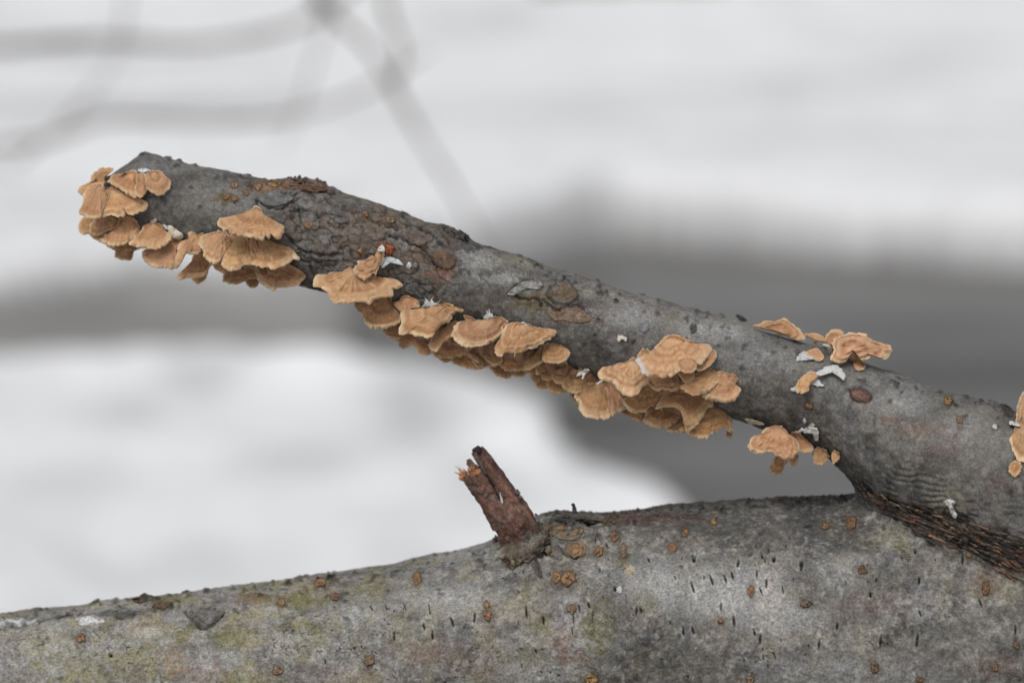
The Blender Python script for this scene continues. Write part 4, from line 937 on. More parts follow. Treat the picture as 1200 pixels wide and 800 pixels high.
SCR = [
 (Cc1, 8, [(690,195),(740,168),(820,175),(870,205),(902,242),(840,232),(780,218),(740,240),(715,268),(688,255)], 'curved grey-white flap of torn fungus beside the upright curled one', dict(lift=2.0, colour=(.62, .64, .66))),
 (Cc1, 8, [(925,255),(950,215),(975,225),(970,265),(940,275)], 'tiny white speck of fungus flesh right of the curved flap', dict(lift=.3, colour=(.62, .64, .66))),
 (Cc1, 8, [(662,110),(672,80),(700,58),(722,80),(722,120),(690,108)], 'white torn tip on the upright curled fungus', dict(lift=5.5)),
 (Cc3, 8, [(20,185),(120,145),(230,120),(268,128),(150,160),(40,192)], 'thin white strip of torn fungus behind the banded fan', dict(lift=1.0, colour=(.6, .6, .58))),
 (Cc3, 8, [(140,140),(160,85),(182,110),(210,85),(225,115),(262,125),(200,150)], 'spiky white fungus fluff standing behind the banded fan', dict(lift=2.0, spikes=9)),
 (Cc3, 8, [(700,272),(722,215),(755,212),(792,252),(750,262)], 'spiky white fungus fluff behind the oval cap', dict(lift=2.0, spikes=8)),
 (Cc3, 8, [(605,300),(640,275),(690,285),(670,298),(625,308)], 'small white fungus patch at the back of the oval cap', dict(lift=2.5)),
 (Cc4, 8, [(560,145),(590,138),(632,170),(620,182),(590,165)], 'white bare streak at the back of the lumpy toothed cap', dict(lift=4.2)),
 (D1, 8, [(500,345),(555,335),(558,360),(530,385),(505,435),(490,430),(500,390),(440,405)], 'white fungus hairs above the pale cap that starts the large cluster', dict(lift=5.0, spikes=3, colour=(.6, .58, .52))),
 (D1, 8, [(632,470),(690,437),(700,445),(645,482)], 'thin white sliver lying across the orange-tan disc', dict(lift=5.0)),
 (D2, 8, [(268,140),(280,105),(330,108),(358,130),(350,165),(325,130),(295,130),(285,165)], 'small white torn loop on bare bark above the large cluster', dict(lift=.6, colour=(.62, .55, .48))),
 (A1, 8, [(650,152),(700,140),(760,148),(740,168),(680,172)], 'small bluish white patch above the top row at the tip', dict(lift=1.5, colour=(.72, .76, .8))),
 (A2, 8, [(930,125),(962,115),(1012,150),(1065,190),(1078,228),(1045,242),(1000,238),(945,232),(940,180)], 'cream torn fungus flesh between the tip rosette and second cluster', dict(lift=3.2, colour=(.72, .64, .5))),
 (A2, 8, [(885,108),(905,102),(940,150),(928,158)], 'thin white sliver leaning beside the cream torn flesh', dict(lift=2.0, colour=(.6, .6, .58))),
 (A2, 8, [(765,90),(790,60),(820,50),(828,75),(800,95)], 'small pinkish torn nub above the cream-rimmed fan', dict(lift=1.5, colour=(.45, .36, .3))),
 (B1, 8, [(1140,505),(1180,515),(1215,540),(1195,555),(1150,540)], 'pale tip of torn fungus at the right point of the second cluster', dict(lift=7, colour=(.66, .55, .38))),
 (E1, 6, [(440,380),(448,345),(490,312),(530,325),(562,358),(500,372),(460,372)], 'white torn flesh left of the small fungus dome', dict(lift=1.0)),
 (E1, 6, [(578,462),(640,420),(700,403),(752,428),(787,475),(770,512),(735,468),(700,448),(650,468),(610,480)], 'white arched strip of torn fungus on the branch side', dict(lift=3.0)),
 (E1, 6, [(540,530),(590,498),(610,530),(637,552),(600,555),(570,548)], 'white ragged scrap below the arched strip', dict(lift=.8, colour=(.62, .63, .64))),
 (E1, 6, [(402,570),(440,555),(450,580),(410,592)], 'small white scrap at the foot of the curved fungus arm', dict(lift=1.0)),
 (E1, 6, [(625,262),(660,258),(685,285),(660,282)], 'small cream scrap under the brown lobe on the branch top', dict(lift=.8, colour=(.6, .52, .4))),
 (E2, 6, [(490,255),(540,240),(585,250),(598,300),(592,335),(570,335),(562,300),(550,270),(500,282)], 'white hooked scrap of fungus under the branch near the fork', dict(lift=2.0)),
 (E2, 6, [(520,240),(548,215),(568,228),(545,245)], 'cream speck above the white hooked scrap', dict(lift=1.0, colour=(.6, .55, .42))),
 (E2, 6, [(440,275),(480,250),(492,262),(455,285)], 'thin white sliver left of the white hooked scrap', dict(lift=1.0)),
 (E2, 6, [(488,190),(502,186),(508,212),(492,214)], 'white dot of fungus flesh above the white hooked scrap', dict(lift=.5)),
 (E2, 6, [(80,190),(95,178),(170,198),(208,215),(200,228),(120,215)], 'pale wood chip stuck to the underside of the branch', dict(lift=1.5, colour=(.60, .52, .40))),
 ((0, 0), 1, [(1106,588),(1112,584),(1120,588),(1117,592),(1119,598),(1122,604),(1119,607),(1114,601),(1112,594)], 'white branching scrap caught on the torn ridge below the fork', dict(lift=1.6)),
 ((0, 0), 1, [(1183,493),(1190,494),(1196,497),(1193,499),(1184,497)], 'small white scrap at the left of the tall fungus on the right edge', dict(lift=3.5)),
 ((0, 0), 1, [(1163,498),(1167,497),(1169,502),(1165,503)], 'tiny white speck alone on the bark near the right edge', dict(lift=.4)),
 ((0, 0), 1, [(723,688),(728,687),(729,694),(724,695)], 'tiny pale square flake on the trunk below a small wart', dict(lift=.3, colour=(.55, .53, .5))),
]
for (org, sc, pts, label, kw) in SCR:
    make_scrap(org, sc, pts, label, **kw)
# ------------------------------------------------------------------ parts of the tree: stub, warts, bark flakes, torn fibres
AXD = np.array([.56, .83])
def along(V, lo, hi):
    u = V[:, 0] * AXD[0] + V[:, 1] * AXD[1]; v = V[:, 0] * AXD[1] - V[:, 1] * AXD[0]
    return np.stack([u * lo, v * hi, V[:, 2] * hi], 1)
def tube_np(pts, radii, nseg=14, nring=24, seed=0, amp=0.0, freq=.2, caps=True, grain=0.0):
    """bent tapering tube through px-space points (x, y, w_px) -> verts px-space, quads, tris"""
    c = crom(np.array([(*p, r) for p, r in zip(pts, radii)], float), nring)
    p, r = c[:, :3], c[:, 3]
    t = np.gradient(p, axis=0); t /= np.linalg.norm(t, axis=1, keepdims=True)
    ref = np.array([0, 0, -1.0])
    n1 = np.cross(t, ref); l = np.linalg.norm(n1, axis=1, keepdims=True)
    n1 = np.where(l < .05, np.array([1.0, 0, 0]), n1 / np.maximum(l, 1e-6)); n2 = np.cross(n1, t)
    a = np.arange(nseg) / nseg * 2 * np.pi
    d = n1[:, None] * np.cos(a)[None, :, None] + n2[:, None] * np.sin(a)[None, :, None]
    V = p[:, None] + d * r[:, None, None]
    if amp:
        nz = fbm(V.reshape(-1, 3) * freq + seed, 3, 300 + seed).reshape(V.shape[:2])
        V = V + d * (nz * amp)[..., None]
    if grain:
        gz = fbm(along(V.reshape(-1, 3), .03, .30), 3, 350 + seed).reshape(V.shape[:2])
        V = V + d * (gz * grain - 1.2 * grain * (1 - sstep(0, .12, np.abs(gz))))[..., None]
    V = V.reshape(-1, 3)
    q = grid_quads(nring, nseg, True)
    tr = None
    if caps:
        V = np.vstack([V, p[0] , p[-1]]); j = np.arange(nseg); j2 = (j + 1) % nseg
        tr = np.vstack([np.stack([j2, j, np.full(nseg, len(V) - 2)], 1), np.stack([(nring - 1) * nseg + j, (nring - 1) * nseg + j2, np.full(nseg, len(V) - 1)], 1)])
    return V, q, tr

def px_to_world(V):
    return P(V[:, 0], V[:, 1], V[:, 2] * S)

def tint_for(V, base, k=.3, seed=0, sc=5):
    m = fbm(V / sc, 3, 400 + seed); m2 = fbm(V / (sc * 3), 2, 410 + seed)
    return np.clip(np.array(base)[None] * (1 + k * m + k * m2)[:, None], .008, .8)

STUB = empty('broken_twig_stub', [0, 0, 0]); STUB.parent = TREE
STUB.location = (P(612, 632, -.03) - TREE_ORG).tolist()
SORG = P(612, 632, -.03)
tag(STUB, 'reddish brown broken twig stub split in two, standing on the trunk')
W0s = -50.0
def stub_part(name, V, q, tr, base, k=.35, seed=0, mat=None):
    c = tint_for(V, base, k, seed)
    if name in ('bark', 'split_half'):
        m = sstep(.1, .6, fbm(V / 9, 3, 431))[:, None]
        c = c * (1 - .6 * m) + np.array([.13, .085, .075]) * (.6 * m)
        gz = fbm(along(V, .035, .34), 3, 439)[:, None]; c = c * np.clip(1 + .55 * gz, .35, 1.6)
        m = sstep(.35, .7, fbm(V / 5, 3, 437))[:, None]
        c = c * (1 - .5 * m) + np.array([.21, .19, .17]) * (.5 * m)
    return link(name, mesh_np(name, px_to_world(V) - SORG, q, mat or M_TWIGBARK, c, tr), STUB)
RBK = (.155, .078, .056)
V, q, t = tube_np([(587, 588, W0s + 4), (594, 602, W0s + 3), (602, 616, W0s + 5), (609, 630, W0s + 14), (616, 645, W0s + 34)], [17, 20, 21.5, 24.5, 31], 72, 60, 1, 2.2, .15, grain=1.1)
stub_part('bark', V, q, t, RBK)
V, q, t = tube_np([(551.5, 554.5, W0s - 3), (561, 566, W0s - 3), (573, 583, W0s - 1), (584, 599, W0s), (592, 612, W0s + 4)], [11.5, 13.2, 14.5, 16, 17], 60, 56, 2, 1.6, .16, grain=.9)
stub_part('split_half', V, q, t, RBK)
V, q, t = tube_np([(559, 526.5, W0s), (568, 540, W0s), (583, 560, W0s + 2), (597, 582, W0s + 3), (611, 605, W0s + 4), (618, 625, W0s + 8)], [7.6, 9.2, 9.4, 11.5, 14.0, 16], 48, 64, 3, .9, .18, caps=False, grain=.6)
k_ = 40
stub_part('split_half', V, q, None, RBK)
# hollow end of the upper half: dark plug with the cavity's shade in its colour
V, q, t = tube_np([(556.8, 524, W0s - 4.0), (560, 529, W0s - 4.2), (564, 537, W0s - 3)], [4.5, 6.0, 4], 24, 10, 4, .8, .3)
stub_part('hollow_shade', V, q, t, (.035, .022, .018))
V, q, t = tube_np([(557, 530, W0s - 8), (564, 545, W0s - 8.5), (570, 556, W0s - 9)], [2.2, 2.0, 1.0], 12, 16, 4, .5, .3)
stub_part('inner_fibre', V, q, t, (.13, .10, .085))
V, q, t = tube_np([(549, 538, W0s + 3), (552, 544, W0s + 2), (557, 552, W0s)], [2.6, 4.2, 4.6], 14, 12, 6, 1.2, .3)
stub_part('inner_fibre', V, q, t, (.13, .08, .065))
# near-black strip that paints the shade in the gap between the halves
V, q, t = tube_np([(561, 546, W0s - 6), (571, 560, W0s - 8), (581, 576, W0s - 11), (586, 586, W0s - 14)], [1.8, 1.9, 1.6, 1.0], 10, 24, 5, .5, .3)
stub_part('split_shade', V, q, t, (.012, .01, .009))
rg = np.random.default_rng(21)
V, q, t = tube_np([(585.8, 577, W0s - 15.5), (587.5, 584, W0s - 16.5), (589, 591, W0s - 18)], [.5, 1.3, .5], 10, 14, 5, .5, .3)
stub_part('gap_light', V, q, t, (.62, .60, .56))  # pale strip standing in for the bright background seen through the split
for i in range(26):                      # torn orange wood at the lower half's end
    f = i / 25.0
    x0 = 541 + 22 * f + rg.uniform(-1, 1); y0 = 556 - 5.5 * f + rg.uniform(-1.5, 1.5)
    L = rg.uniform(4, 10) * (1.25 if i < 3 else .8); an = math.radians(rg.uniform(195, 245) if i < 4 else rg.uniform(190, 290))
    w0 = W0s - 12 * math.sin(math.pi * f) + rg.uniform(-2, 1)
    V, q, t = tube_np([(x0, y0 + 3, w0 + 3), (x0 + .3 * L * math.cos(an), y0 + .3 * L * math.sin(an), w0), (x0 + L * math.cos(an), y0 + L * math.sin(an), w0 - rg.uniform(0, 3))], [1.8, 1.2, .25], 8, 6, i, .5, .5)
    stub_part('splinter', V, q, t, [(.52, .27, .12), (.42, .18, .08), (.62, .42, .26), (.30, .12, .06)][i % 4] if i != 1 else (.66, .5, .36))
V, q, t = tube_np([(541, 561, W0s - 2), (545, 557, W0s - 6), (556, 554, W0s - 12), (563, 552, W0s - 10)], [3.4, 4.0, 3.4, 2.6], 14, 18, 8, 1.6, .4)
stub_part('torn_wood', V, q, t, (.36, .16, .075), .5)
for (x, y, r) in [(606, 577, 3.2), (610, 583, 2.6), (574, 606, 2.2), (628, 603, 1.6), (576, 571, 1.2), (598, 572, 1.5), (571, 578, 1.3)]:
    V, q, t = tube_np([(x - r * .6, y - r * .6, W0s - 6), (x + r * .8, y + r * .6, W0s - 7)], [r, r * .8], 8, 5, int(x), .6, .5)
    stub_part('bark_scale', V, q, t, (.16, .13, .115))

# swollen, crumbly collar of bark round the foot of the stub
cpts = [(581, 630), (584, 641), (592, 651), (604, 657), (618, 655), (631, 647), (639, 634), (641, 620), (638, 608)]
cw = [(x, y, (lambda v: -28.0 if np.isnan(v) else v / S - 1.0)(float(front_w(np.array([x]), np.array([y]))[0]))) for x, y in cpts]
V, q, t = tube_np(cw, [2, 3.4, 3.8, 4, 4, 4, 3.6, 3, 2], 40, 130, 9, 5.0, .36)
cc = tint_for(V, (.115, .09, .068), .6, 3, 4)
link('collar', mesh_np('collar', px_to_world(V) - TREE_ORG, q, M_BRANCH, cc, t), trunk)
for i in range(34):
    f = rg.uniform(0, 8); i0 = int(f); a_, b_ = cw[i0], cw[min(i0 + 1, 8)]; g_ = f - i0
    x = a_[0] + (b_[0] - a_[0]) * g_ + rg.normal(0, 5); y = a_[1] + (b_[1] - a_[1]) * g_ + rg.normal(0, 5); r = rg.uniform(1.4, 4.2)
    fv = float(front_w(np.array([x]), np.array([y]))[0])
    if np.isnan(fv): continue
    w_ = fv / S - 4.5
    an = rg.uniform(0, math.pi)
    V, q, t = tube_np([(x - math.cos(an) * r * 1.3, y - math.sin(an) * r, w_ + 1), (x + .3, y, w_ - .5), (x + math.cos(an) * r * 1.3, y + math.sin(an) * r, w_ + 1)], [r * .4, r * .8, r * .3], 9, 9, i, r * .6, .4)
    link('bark_scale', mesh_np('bark_scale', px_to_world(V) - TREE_ORG, q, M_BRANCH, tint_for(V, [(.20, .15, .085), (.12, .09, .065), (.07, .058, .05), (.25, .20, .13)][i % 4], .4, 2, 3), t), trunk)

# warts (lenticels): rough corky discs with a cracked centre, each a part of its limb
lent_base = [(.27, .16, .085), (.22, .125, .07), (.22, .155, .10), (.29, .175, .085)]
rg = np.random.default_rng(5)
for i, (x, y, rx, ry) in enumerate(LENT):
    on_trunk = y > 600
    nr_, nc_ = 9, 22
    wc = float(front_w(np.array([x]), np.array([y]))[0])
    if np.isnan(wc): continue
    a = np.arange(nc_) / nc_ * 2 * np.pi
    rx *= .82; ry *= .82; rr_ = np.linspace(0.08, 1.3, nr_)
    rough = 1 + .26 * fbm(np.stack([np.cos(a) * 2 + i, np.sin(a) * 2, a * 0 + i], 1), 2, 501)
    gx = x + rr_[:, None] * rx * (rough * np.cos(a))[None]; gy = y + rr_[:, None] * ry * (rough * np.sin(a))[None]
    prof = np.interp(rr_, [0, .35, .5, .75, .95, 1.1, 1.3], [.9, 1.0, .75, .9, .6, .1, -1.6])
    nz = fbm(np.stack([gx.ravel() / 2.2, gy.ravel() / 2.2, np.full(gx.size, i * 1.1)], 1), 2, 503).reshape(gx.shape)
    hgt = (prof[:, None] + .75 * nz * (rr_[:, None] < 1.15)) * min(rx, ry) * .38 + .5
    fw = front_w(gx, gy); fw = np.where(np.isnan(fw), wc, fw)
    V = P(gx, gy, fw - hgt * S).reshape(-1, 3)
    V = np.vstack([V, P(x, y, wc - hgt[0].mean() * S)])
    j = np.arange(nc_); j2 = (j + 1) % nc_
    tr = np.stack([np.full(nc_, len(V) - 1), j2, j], 1)
    b_ = np.array(lent_base[i % 4]) if i not in (1, 2) else np.array([.15, .10, .06])
    if (x, y) == (457, 293): b_ = np.array([.36, .11, .045])
    if y > 600 and x > 930: b_ = b_ * .75
    cc = b_[None, None] * (1 + .55 * nz[..., None]) * np.interp(rr_, [0, .3, .5, .7, .95, 1.1, 1.3], [.9, 1.05, .8, 1.1, .7, .4, .3])[:, None, None]
    cc = np.vstack([cc.reshape(-1, 3), b_[None]])
    link('wart', mesh_np('wart', V - TREE_ORG, grid_quads(nr_, nc_, True), M_LENT, np.clip(cc, .01, .8), tr), trunk if on_trunk else branch)

# lifted bark flakes: thin curled shells with a free edge
def flake(pts, parent, lift=1.2, base=(.17, .165, .16), name='bark_flake', free=(0, 1), thick=.45):
    o = np.array(pts, float); att = o.mean(0)
    per = np.sum(np.linalg.norm(np.roll(o, -1, 0) - o, axis=1)); nth = int(np.clip(per / 1.3, 24, 90)); nr = 7
    sd_ = int(abs(o[0, 0] * 7 + o[0, 1])) % 97
    a, M, ang, rr, G, ln = sheet_grid(pts, att, nth, nr, sd_ + 1, jag=.8)
    fw = front_w(G[..., 0], G[..., 1]); wc = float(np.nanmean(fw)) if np.isfinite(fw).any() else float(BRANCH.w(a[0]))
    fw = np.where(np.isnan(fw), np.nanmax(fw) if np.isfinite(fw).any() else wc, fw)
    fr = np.array(free, float); fr /= np.linalg.norm(fr)
    pr = ((G - a) @ fr) / (np.max(np.abs((M - a) @ fr)) + 1e-6)
    nn = fbm(np.stack([G[..., 0].ravel() / 6, G[..., 1].ravel() / 6, np.full(G[..., 0].size, sd_)], 1), 3, 521).reshape(G.shape[:2])
    Wm = fw - (0.15 + .7 * lift * sstep(-.9, 1.0, pr) + .45 * nn) * 1e-3
    top = P(G[..., 0], G[..., 1], Wm); bot = top + FWD * thick * 1e-3
    nT = nr * nth; ct = top[0].mean(0)[None]; cb = bot[0].mean(0)[None]
    V = np.vstack([top.reshape(-1, 3), ct, bot.reshape(-1, 3), cb])
    jj = np.arange(nth); j2 = (jj + 1) % nth
    q = np.vstack([grid_quads(nr, nth, True), grid_quads(nr, nth, True, True) + nT + 1, np.stack([(nr - 1) * nth + jj, (nr - 1) * nth + j2, (nr - 1) * nth + j2 + nT + 1, (nr - 1) * nth + jj + nT + 1], 1)])
    t = np.vstack([np.stack([np.full(nth, nT), j2, jj], 1), np.stack([np.full(nth, 2 * nT + 1), jj + nT + 1, j2 + nT + 1], 1)])
    c = np.array(base) * (1 + .3 * nn.reshape(-1, 1)); c = np.vstack([c, c[:1], c * .35, c[:1] * .35])
    return link(name, mesh_np(name, V - TREE_ORG, q, M_BRANCH, np.clip(c, .01, .8), t), parent)
for pts, lf, base, fr in [
 ([(302, 230), (318, 224), (336, 222), (348, 226), (340, 236), (326, 241), (310, 240)], 1.1, (.16, .155, .15), (0, 1)),
 ([(326, 214), (345, 210), (366, 216), (384, 222), (370, 225), (350, 222), (334, 221)], .9, (.17, .10, .065), (.3, 1)),
 ([(594, 345), (602, 337), (614, 330), (628, 329), (637, 334), (630, 339), (617, 338), (606, 345)], 1.0, (.27, .27, .26), (-.2, 1)),
 ([(636, 360), (650, 366), (668, 364), (684, 368), (692, 376), (676, 378), (660, 375), (648, 374)], .8, (.24, .17, .12), (0, 1)),
 ([(686, 362), (697, 362), (702, 367), (706, 374), (698, 372), (690, 369)], 1.4, (.20, .20, .2), (1, .3)),
 ([(518, 264), (530, 270), (543, 274), (551, 281), (540, 280), (526, 275)], 1.3, (.10, .085, .075), (.2, -1)),
 ([(380, 244), (392, 240), (402, 248), (410, 258), (398, 262), (388, 256)], .7, (.15, .135, .125), (0, 1)),
 ([(470, 268), (486, 272), (500, 282), (494, 288), (478, 282)], .7, (.15, .12, .10), (0, 1)),
 ([(505, 296), (520, 294), (534, 302), (530, 314), (516, 312)], .7, (.14, .085, .06), (.3, 1)),
 ([(425, 262), (440, 266), (452, 274), (444, 282), (430, 276)], .7, (.15, .12, .10), (.2, 1)),
 ([(352, 252), (364, 248), (374, 256), (372, 268), (358, 266)], .7, (.15, .13, .12), (-.2, 1)),
 ([(748, 380), (758, 376), (761, 384), (754, 390)], .8, (.2, .2, .2), (0, 1)),
 ([(808, 382), (814, 378), (817, 386), (811, 390)], .9, (.10, .09, .085), (0, 1)),
 ([(862, 369), (870, 370), (876, 376), (868, 376)], 1.0, (.07, .06, .055), (0, -1)),
 ([(1158, 470), (1166, 468), (1172, 474), (1176, 482), (1166, 480)], 1.2, (.14, .13, .13), (.5, -1)),
 ([(1172, 473), (1180, 474), (1188, 482), (1184, 488), (1176, 482)], 1.2, (.07, .06, .055), (.5, -1))]:
    flake(pts, branch, lf, base, free=fr)
for pts, lf, base, fr in [
 ([(641, 606), (655, 602), (672, 604), (690, 608), (708, 611), (690, 613), (670, 612), (652, 611)], 1.0, (.09, .08, .07), (0, -1)),
 ([(664, 640), (676, 634), (686, 638), (684, 650), (674, 653), (666, 648)], 1.1, (.24, .18, .11), (-.4, 1)),
 ([(650, 626), (664, 622), (680, 624), (676, 631), (660, 632)], .8, (.20, .16, .11), (0, 1)),
 ([(636, 612), (648, 614), (654, 622), (644, 628), (636, 622)], .9, (.17, .13, .09), (0, 1)),
 ([(700, 608), (714, 607), (722, 612), (710, 615)], .7, (.15, .11, .08), (0, 1)),
 ([(646, 641), (655, 638), (660, 648), (656, 656), (648, 650)], .9, (.13, .12, .11), (-1, .2)),
 ([(620, 655), (627, 652), (633, 664), (635, 676), (628, 672)], .9, (.10, .085, .07), (1, .4)),
 ([(586, 634), (594, 630), (600, 642), (602, 656), (594, 652)], 1.3, (.15, .125, .085), (-1, 0)),
 ([(596, 648), (606, 646), (612, 654), (606, 662), (598, 658)], 1.2, (.20, .16, .09), (0, 1)),
 ([(610, 640), (622, 640), (630, 636), (634, 642), (622, 650), (612, 648)], 1.0, (.14, .10, .07), (0, 1)),
 ([(230, 716), (246, 714), (262, 716), (256, 726), (244, 731), (234, 724)], .6, (.17, .16, .15), (0, 1))]:
    flake(pts, trunk, lf, base, free=fr)
V, q, t = tube_np([(673, 601, -60), (673, 595, -60), (671, 590, -62)], [3.2, 2.4, 2.0], 10, 8, 3, .8, .5)
link('bark_splinter', mesh_np('bark_splinter', px_to_world(V) - TREE_ORG, q, M_TWIGBARK, tint_for(V, (.05, .045, .04)), t), trunk)

# torn fibres of bark along the crotch ridge
rg = np.random.default_rng(33)
seg = RIDGE[1:] - RIDGE[:-1]; cum = np.r_[0, np.cumsum(np.linalg.norm(seg, axis=1))]
for i in range(230):
    t0 = rg.uniform(2, 290); hw = 4 + 15 * float(sstep(0, 130, np.array(t0))); off = float(np.clip(rg.normal(0, .6), -1.2, 1.1)) * hw
    L = rg.uniform(9, 34); ncp = 5; pts = []; rad = []
    drift = rg.uniform(-.5, .35)
    wid = rg.uniform(.6, 1.7)
    for j in range(ncp):
        f = j / (ncp - 1); tt = t0 + f * L
        cx = np.interp(tt, cum, RIDGE[:, 0]); cy = np.interp(tt, cum, RIDGE[:, 1])
        i0 = min(int(np.searchsorted(cum, tt)), len(seg) - 1); n_ = np.array([-seg[i0, 1], seg[i0, 0]]); n_ = n_ / np.linalg.norm(n_)
        oo = off - drift * f * L * .4 + rg.uniform(-.8, .8)
        x_, y_ = cx + n_[0] * oo, cy + n_[1] * oo
        fwv = float(front_w(np.array([x_]), np.array([y_]))[0])
        if np.isnan(fwv): break
        pts.append((x_, y_, fwv / S - rg.uniform(.8, 2.2) - 1.2 * math.sin(f * math.pi))); rad.append(wid * math.sin(math.pi * (.12 + .76 * f)) + .25)
    if len(pts) < ncp: continue
    V, q, t = tube_np(pts, rad, 7, 14, i, .9, .35)
    base = [(.055, .045, .038), (.09, .06, .045), (.16, .085, .05), (.12, .10, .085), (.035, .03, .027), (.045, .038, .032), (.10, .08, .065), (.22, .14, .09)][int(rg.integers(8))]
    link('bark_fibre', mesh_np('bark_fibre', px_to_world(V) - TREE_ORG, q, M_TWIGBARK, tint_for(V, base, .4, i % 9, 3), t), trunk)
# ------------------------------------------------------------------ the ground behind: snow, an open stream, far logs and bare bushes
FAR = [(-900, 345), (-300, 338), (-60, 335), (60, 318), (160, 306), (300, 300), (450, 285), (560, 272), (620, 258), (680, 243), (740, 236), (820, 246), (940, 254), (1080, 262), (1200, 268), (1500, 262), (2400, 250)]
NEAR = [(-900, 400), (-300, 398), (0, 406), (120, 404), (260, 410), (400, 420), (500, 432), (580, 452), (640, 486), (690, 528), (760, 570), (850, 625), (1000, 720), (1200, 840), (1500, 1000), (2400, 1100)]
WATER_Z = -0.13
far_g = np.array([ground_pt(x, y, 0.0)[:2] for x, y in FAR]); near_g = np.array([ground_pt(x, y, -0.02)[:2] for x, y in NEAR])
o_ = np.argsort(far_g[:, 0]); far_g = far_g[o_]; o_ = np.argsort(near_g[:, 0]); near_g = near_g[o_]

def axis_coords(lo, hi, step, far_lo, far_hi, g=1.12):
    a = list(np.arange(lo, hi, step))
    x, s = a[-1], step
    while x < far_hi: s *= g; x += s; a.append(x)
    x, s = a[0], step; b = []
    while x > far_lo: s *= g; x -= s; b.append(x)
    return np.array(b[::-1] + a)
gx = axis_coords(-3.6, 5.0, .04, -600, 600); gy = axis_coords(0.0, 18.0, .045, -300, 900)
GX, GY = np.meshgrid(gx, gy, indexing='ij')
yf = np.interp(GX, far_g[:, 0], far_g[:, 1]); yn = np.interp(GX, near_g[:, 0], near_g[:, 1])
pp = np.stack([GX.ravel(), GY.ravel(), GX.ravel() * 0], 1)
wob = fbm(pp * 1.3, 3, 601).reshape(GX.shape) * .20 + fbm(pp * 6, 2, 603).reshape(GX.shape) * .025
ds = np.minimum(GY - (yn + wob), (yf + wob * .35) - GY)          # > 0 inside the stream bed
ds = np.where(yf - yn < .1, -1, ds)
inside = sstep(-.05, .06, ds)
xs0, xs1 = ground_pt(330, 360)[0], ground_pt(560, 360)[0]
slush = 1 - sstep(xs0, xs1, GX)
drift = .055 * fbm(pp * .55, 3, 605).reshape(GX.shape) + .035 * fbm(pp * 1.7, 3, 607).reshape(GX.shape) + .010 * fbm(pp * 7, 2, 609).reshape(GX.shape)
lip = .035 * np.exp(-((ds + .12) / .10) ** 2)
Z = (drift + lip) * (1 - inside) - (.34 * (1 - slush) + .07 * slush) * inside
VG = np.stack([GX.ravel(), GY.ravel(), Z.ravel()], 1)
dn_ = GY - (yn + wob); dfar = (yf + wob * .35) - GY
ice = (sstep(.75, .1, dn_) * .9) * (1 - slush)
Z = Z * (1 - ice * inside) + (-.10) * ice * inside
snowm = (1 - sstep(-.03, .02, ds)).ravel()
dirt = np.clip(sstep(.25, .75, fbm(pp * np.array([.35, 1.1, 1]), 4, 611)) * .35 + sstep(.3, .7, fbm(pp * 2.2, 3, 613)) * .12, 0, 1)
snowc = np.array([.83, .838, .852])[None] * (1 - .38 * dirt[:, None])
soil = np.array([.075, .062, .052])[None] * (1 + .3 * fbm(pp * 9, 3, 615))[:, None]
sl_ = np.maximum(slush, np.where(dn_ < 1.0, .75, 0)).ravel()[:, None]
soil = soil * (1 - sl_) + np.array([.30, .295, .29])[None] * (1 + .35 * fbm(pp * 2.5, 3, 617))[:, None] * sl_
for (dx_, dy_, rx_, ry_, st_) in [(480, 480, 70, 34, .35), (230, 440, 60, 16, .30), (140, 475, 60, 20, .22), (330, 540, 90, 20, .2), (690, 500, 60, 40, .3), (60, 560, 90, 24, .15), (560, 560, 60, 30, .15), (200, 650, 120, 24, .15), (470, 640, 60, 30, .12),
     (900, 100, 260, 14, .22), (1100, 60, 160, 12, .15), (700, 130, 120, 10, .15), (150, 52, 200, 9, .3), (230, 148, 220, 9, .35), (1000, 180, 240, 14, .12), (80, 250, 140, 16, .12), (560, 20, 120, 10, .2), (380, 240, 60, 14, .12)]:
    g0 = ground_pt(dx_, dy_); g1 = ground_pt(dx_ + rx_, dy_); g2 = ground_pt(dx_, dy_ - ry_)
    dd_ = np.hypot((pp[:, 0] - g0[0]) / (g1[0] - g0[0]), (pp[:, 1] - g0[1]) / (g2[1] - g0[1])) + .3 * fbm(pp * 3, 2, 619)
    snowc = snowc * (1 - st_ * sstep(1.5, .3, dd_))[:, None]
cg = snowc * snowm[:, None] + soil * (1 - snowm[:, None])
# unseen dark ground added below the tree to cut light bounced by snow
near_ = (1 - sstep(2.2, 3.3, np.hypot((pp[:, 0] - .3) * .8, pp[:, 1] - .9) + .35 * fbm(pp * 2, 3, 623)))[:, None]
dim_ground = np.array([.085, .065, .05])[None] * (1 + .6 * fbm(pp * 14, 3, 625))[:, None]
cg = cg * (1 - near_) + dim_ground * near_

m, n, b = new_mat('old_snow_and_soil')
a_ = N(n, 'ShaderNodeAttribute', attribute_name='tint'); pos = n.nodes.new('ShaderNodeNewGeometry').outputs['Position']
f1 = noise_node(n, pos, 9, 6, .6)
n.links.new(mul(n, a_.outputs['Color'], ramp(n, f1, [(.3, .90), (.6, 1.0)])), b.inputs['Base Color'])
b.inputs['Roughness'].default_value = .8; b.inputs['Specular IOR Level'].default_value = .2
bp = N(n, 'ShaderNodeBump', Strength=.4, Distance=.01); n.links.new(f1, bp.inputs['Height']); n.links.new(bp.outputs[0], b.inputs['Normal'])
M_GROUND = m
g = link('snowy_ground', mesh_np('snowy_ground', VG, grid_quads(len(gx), len(gy), flip=True), M_GROUND, cg)); tag(g, kind='structure')

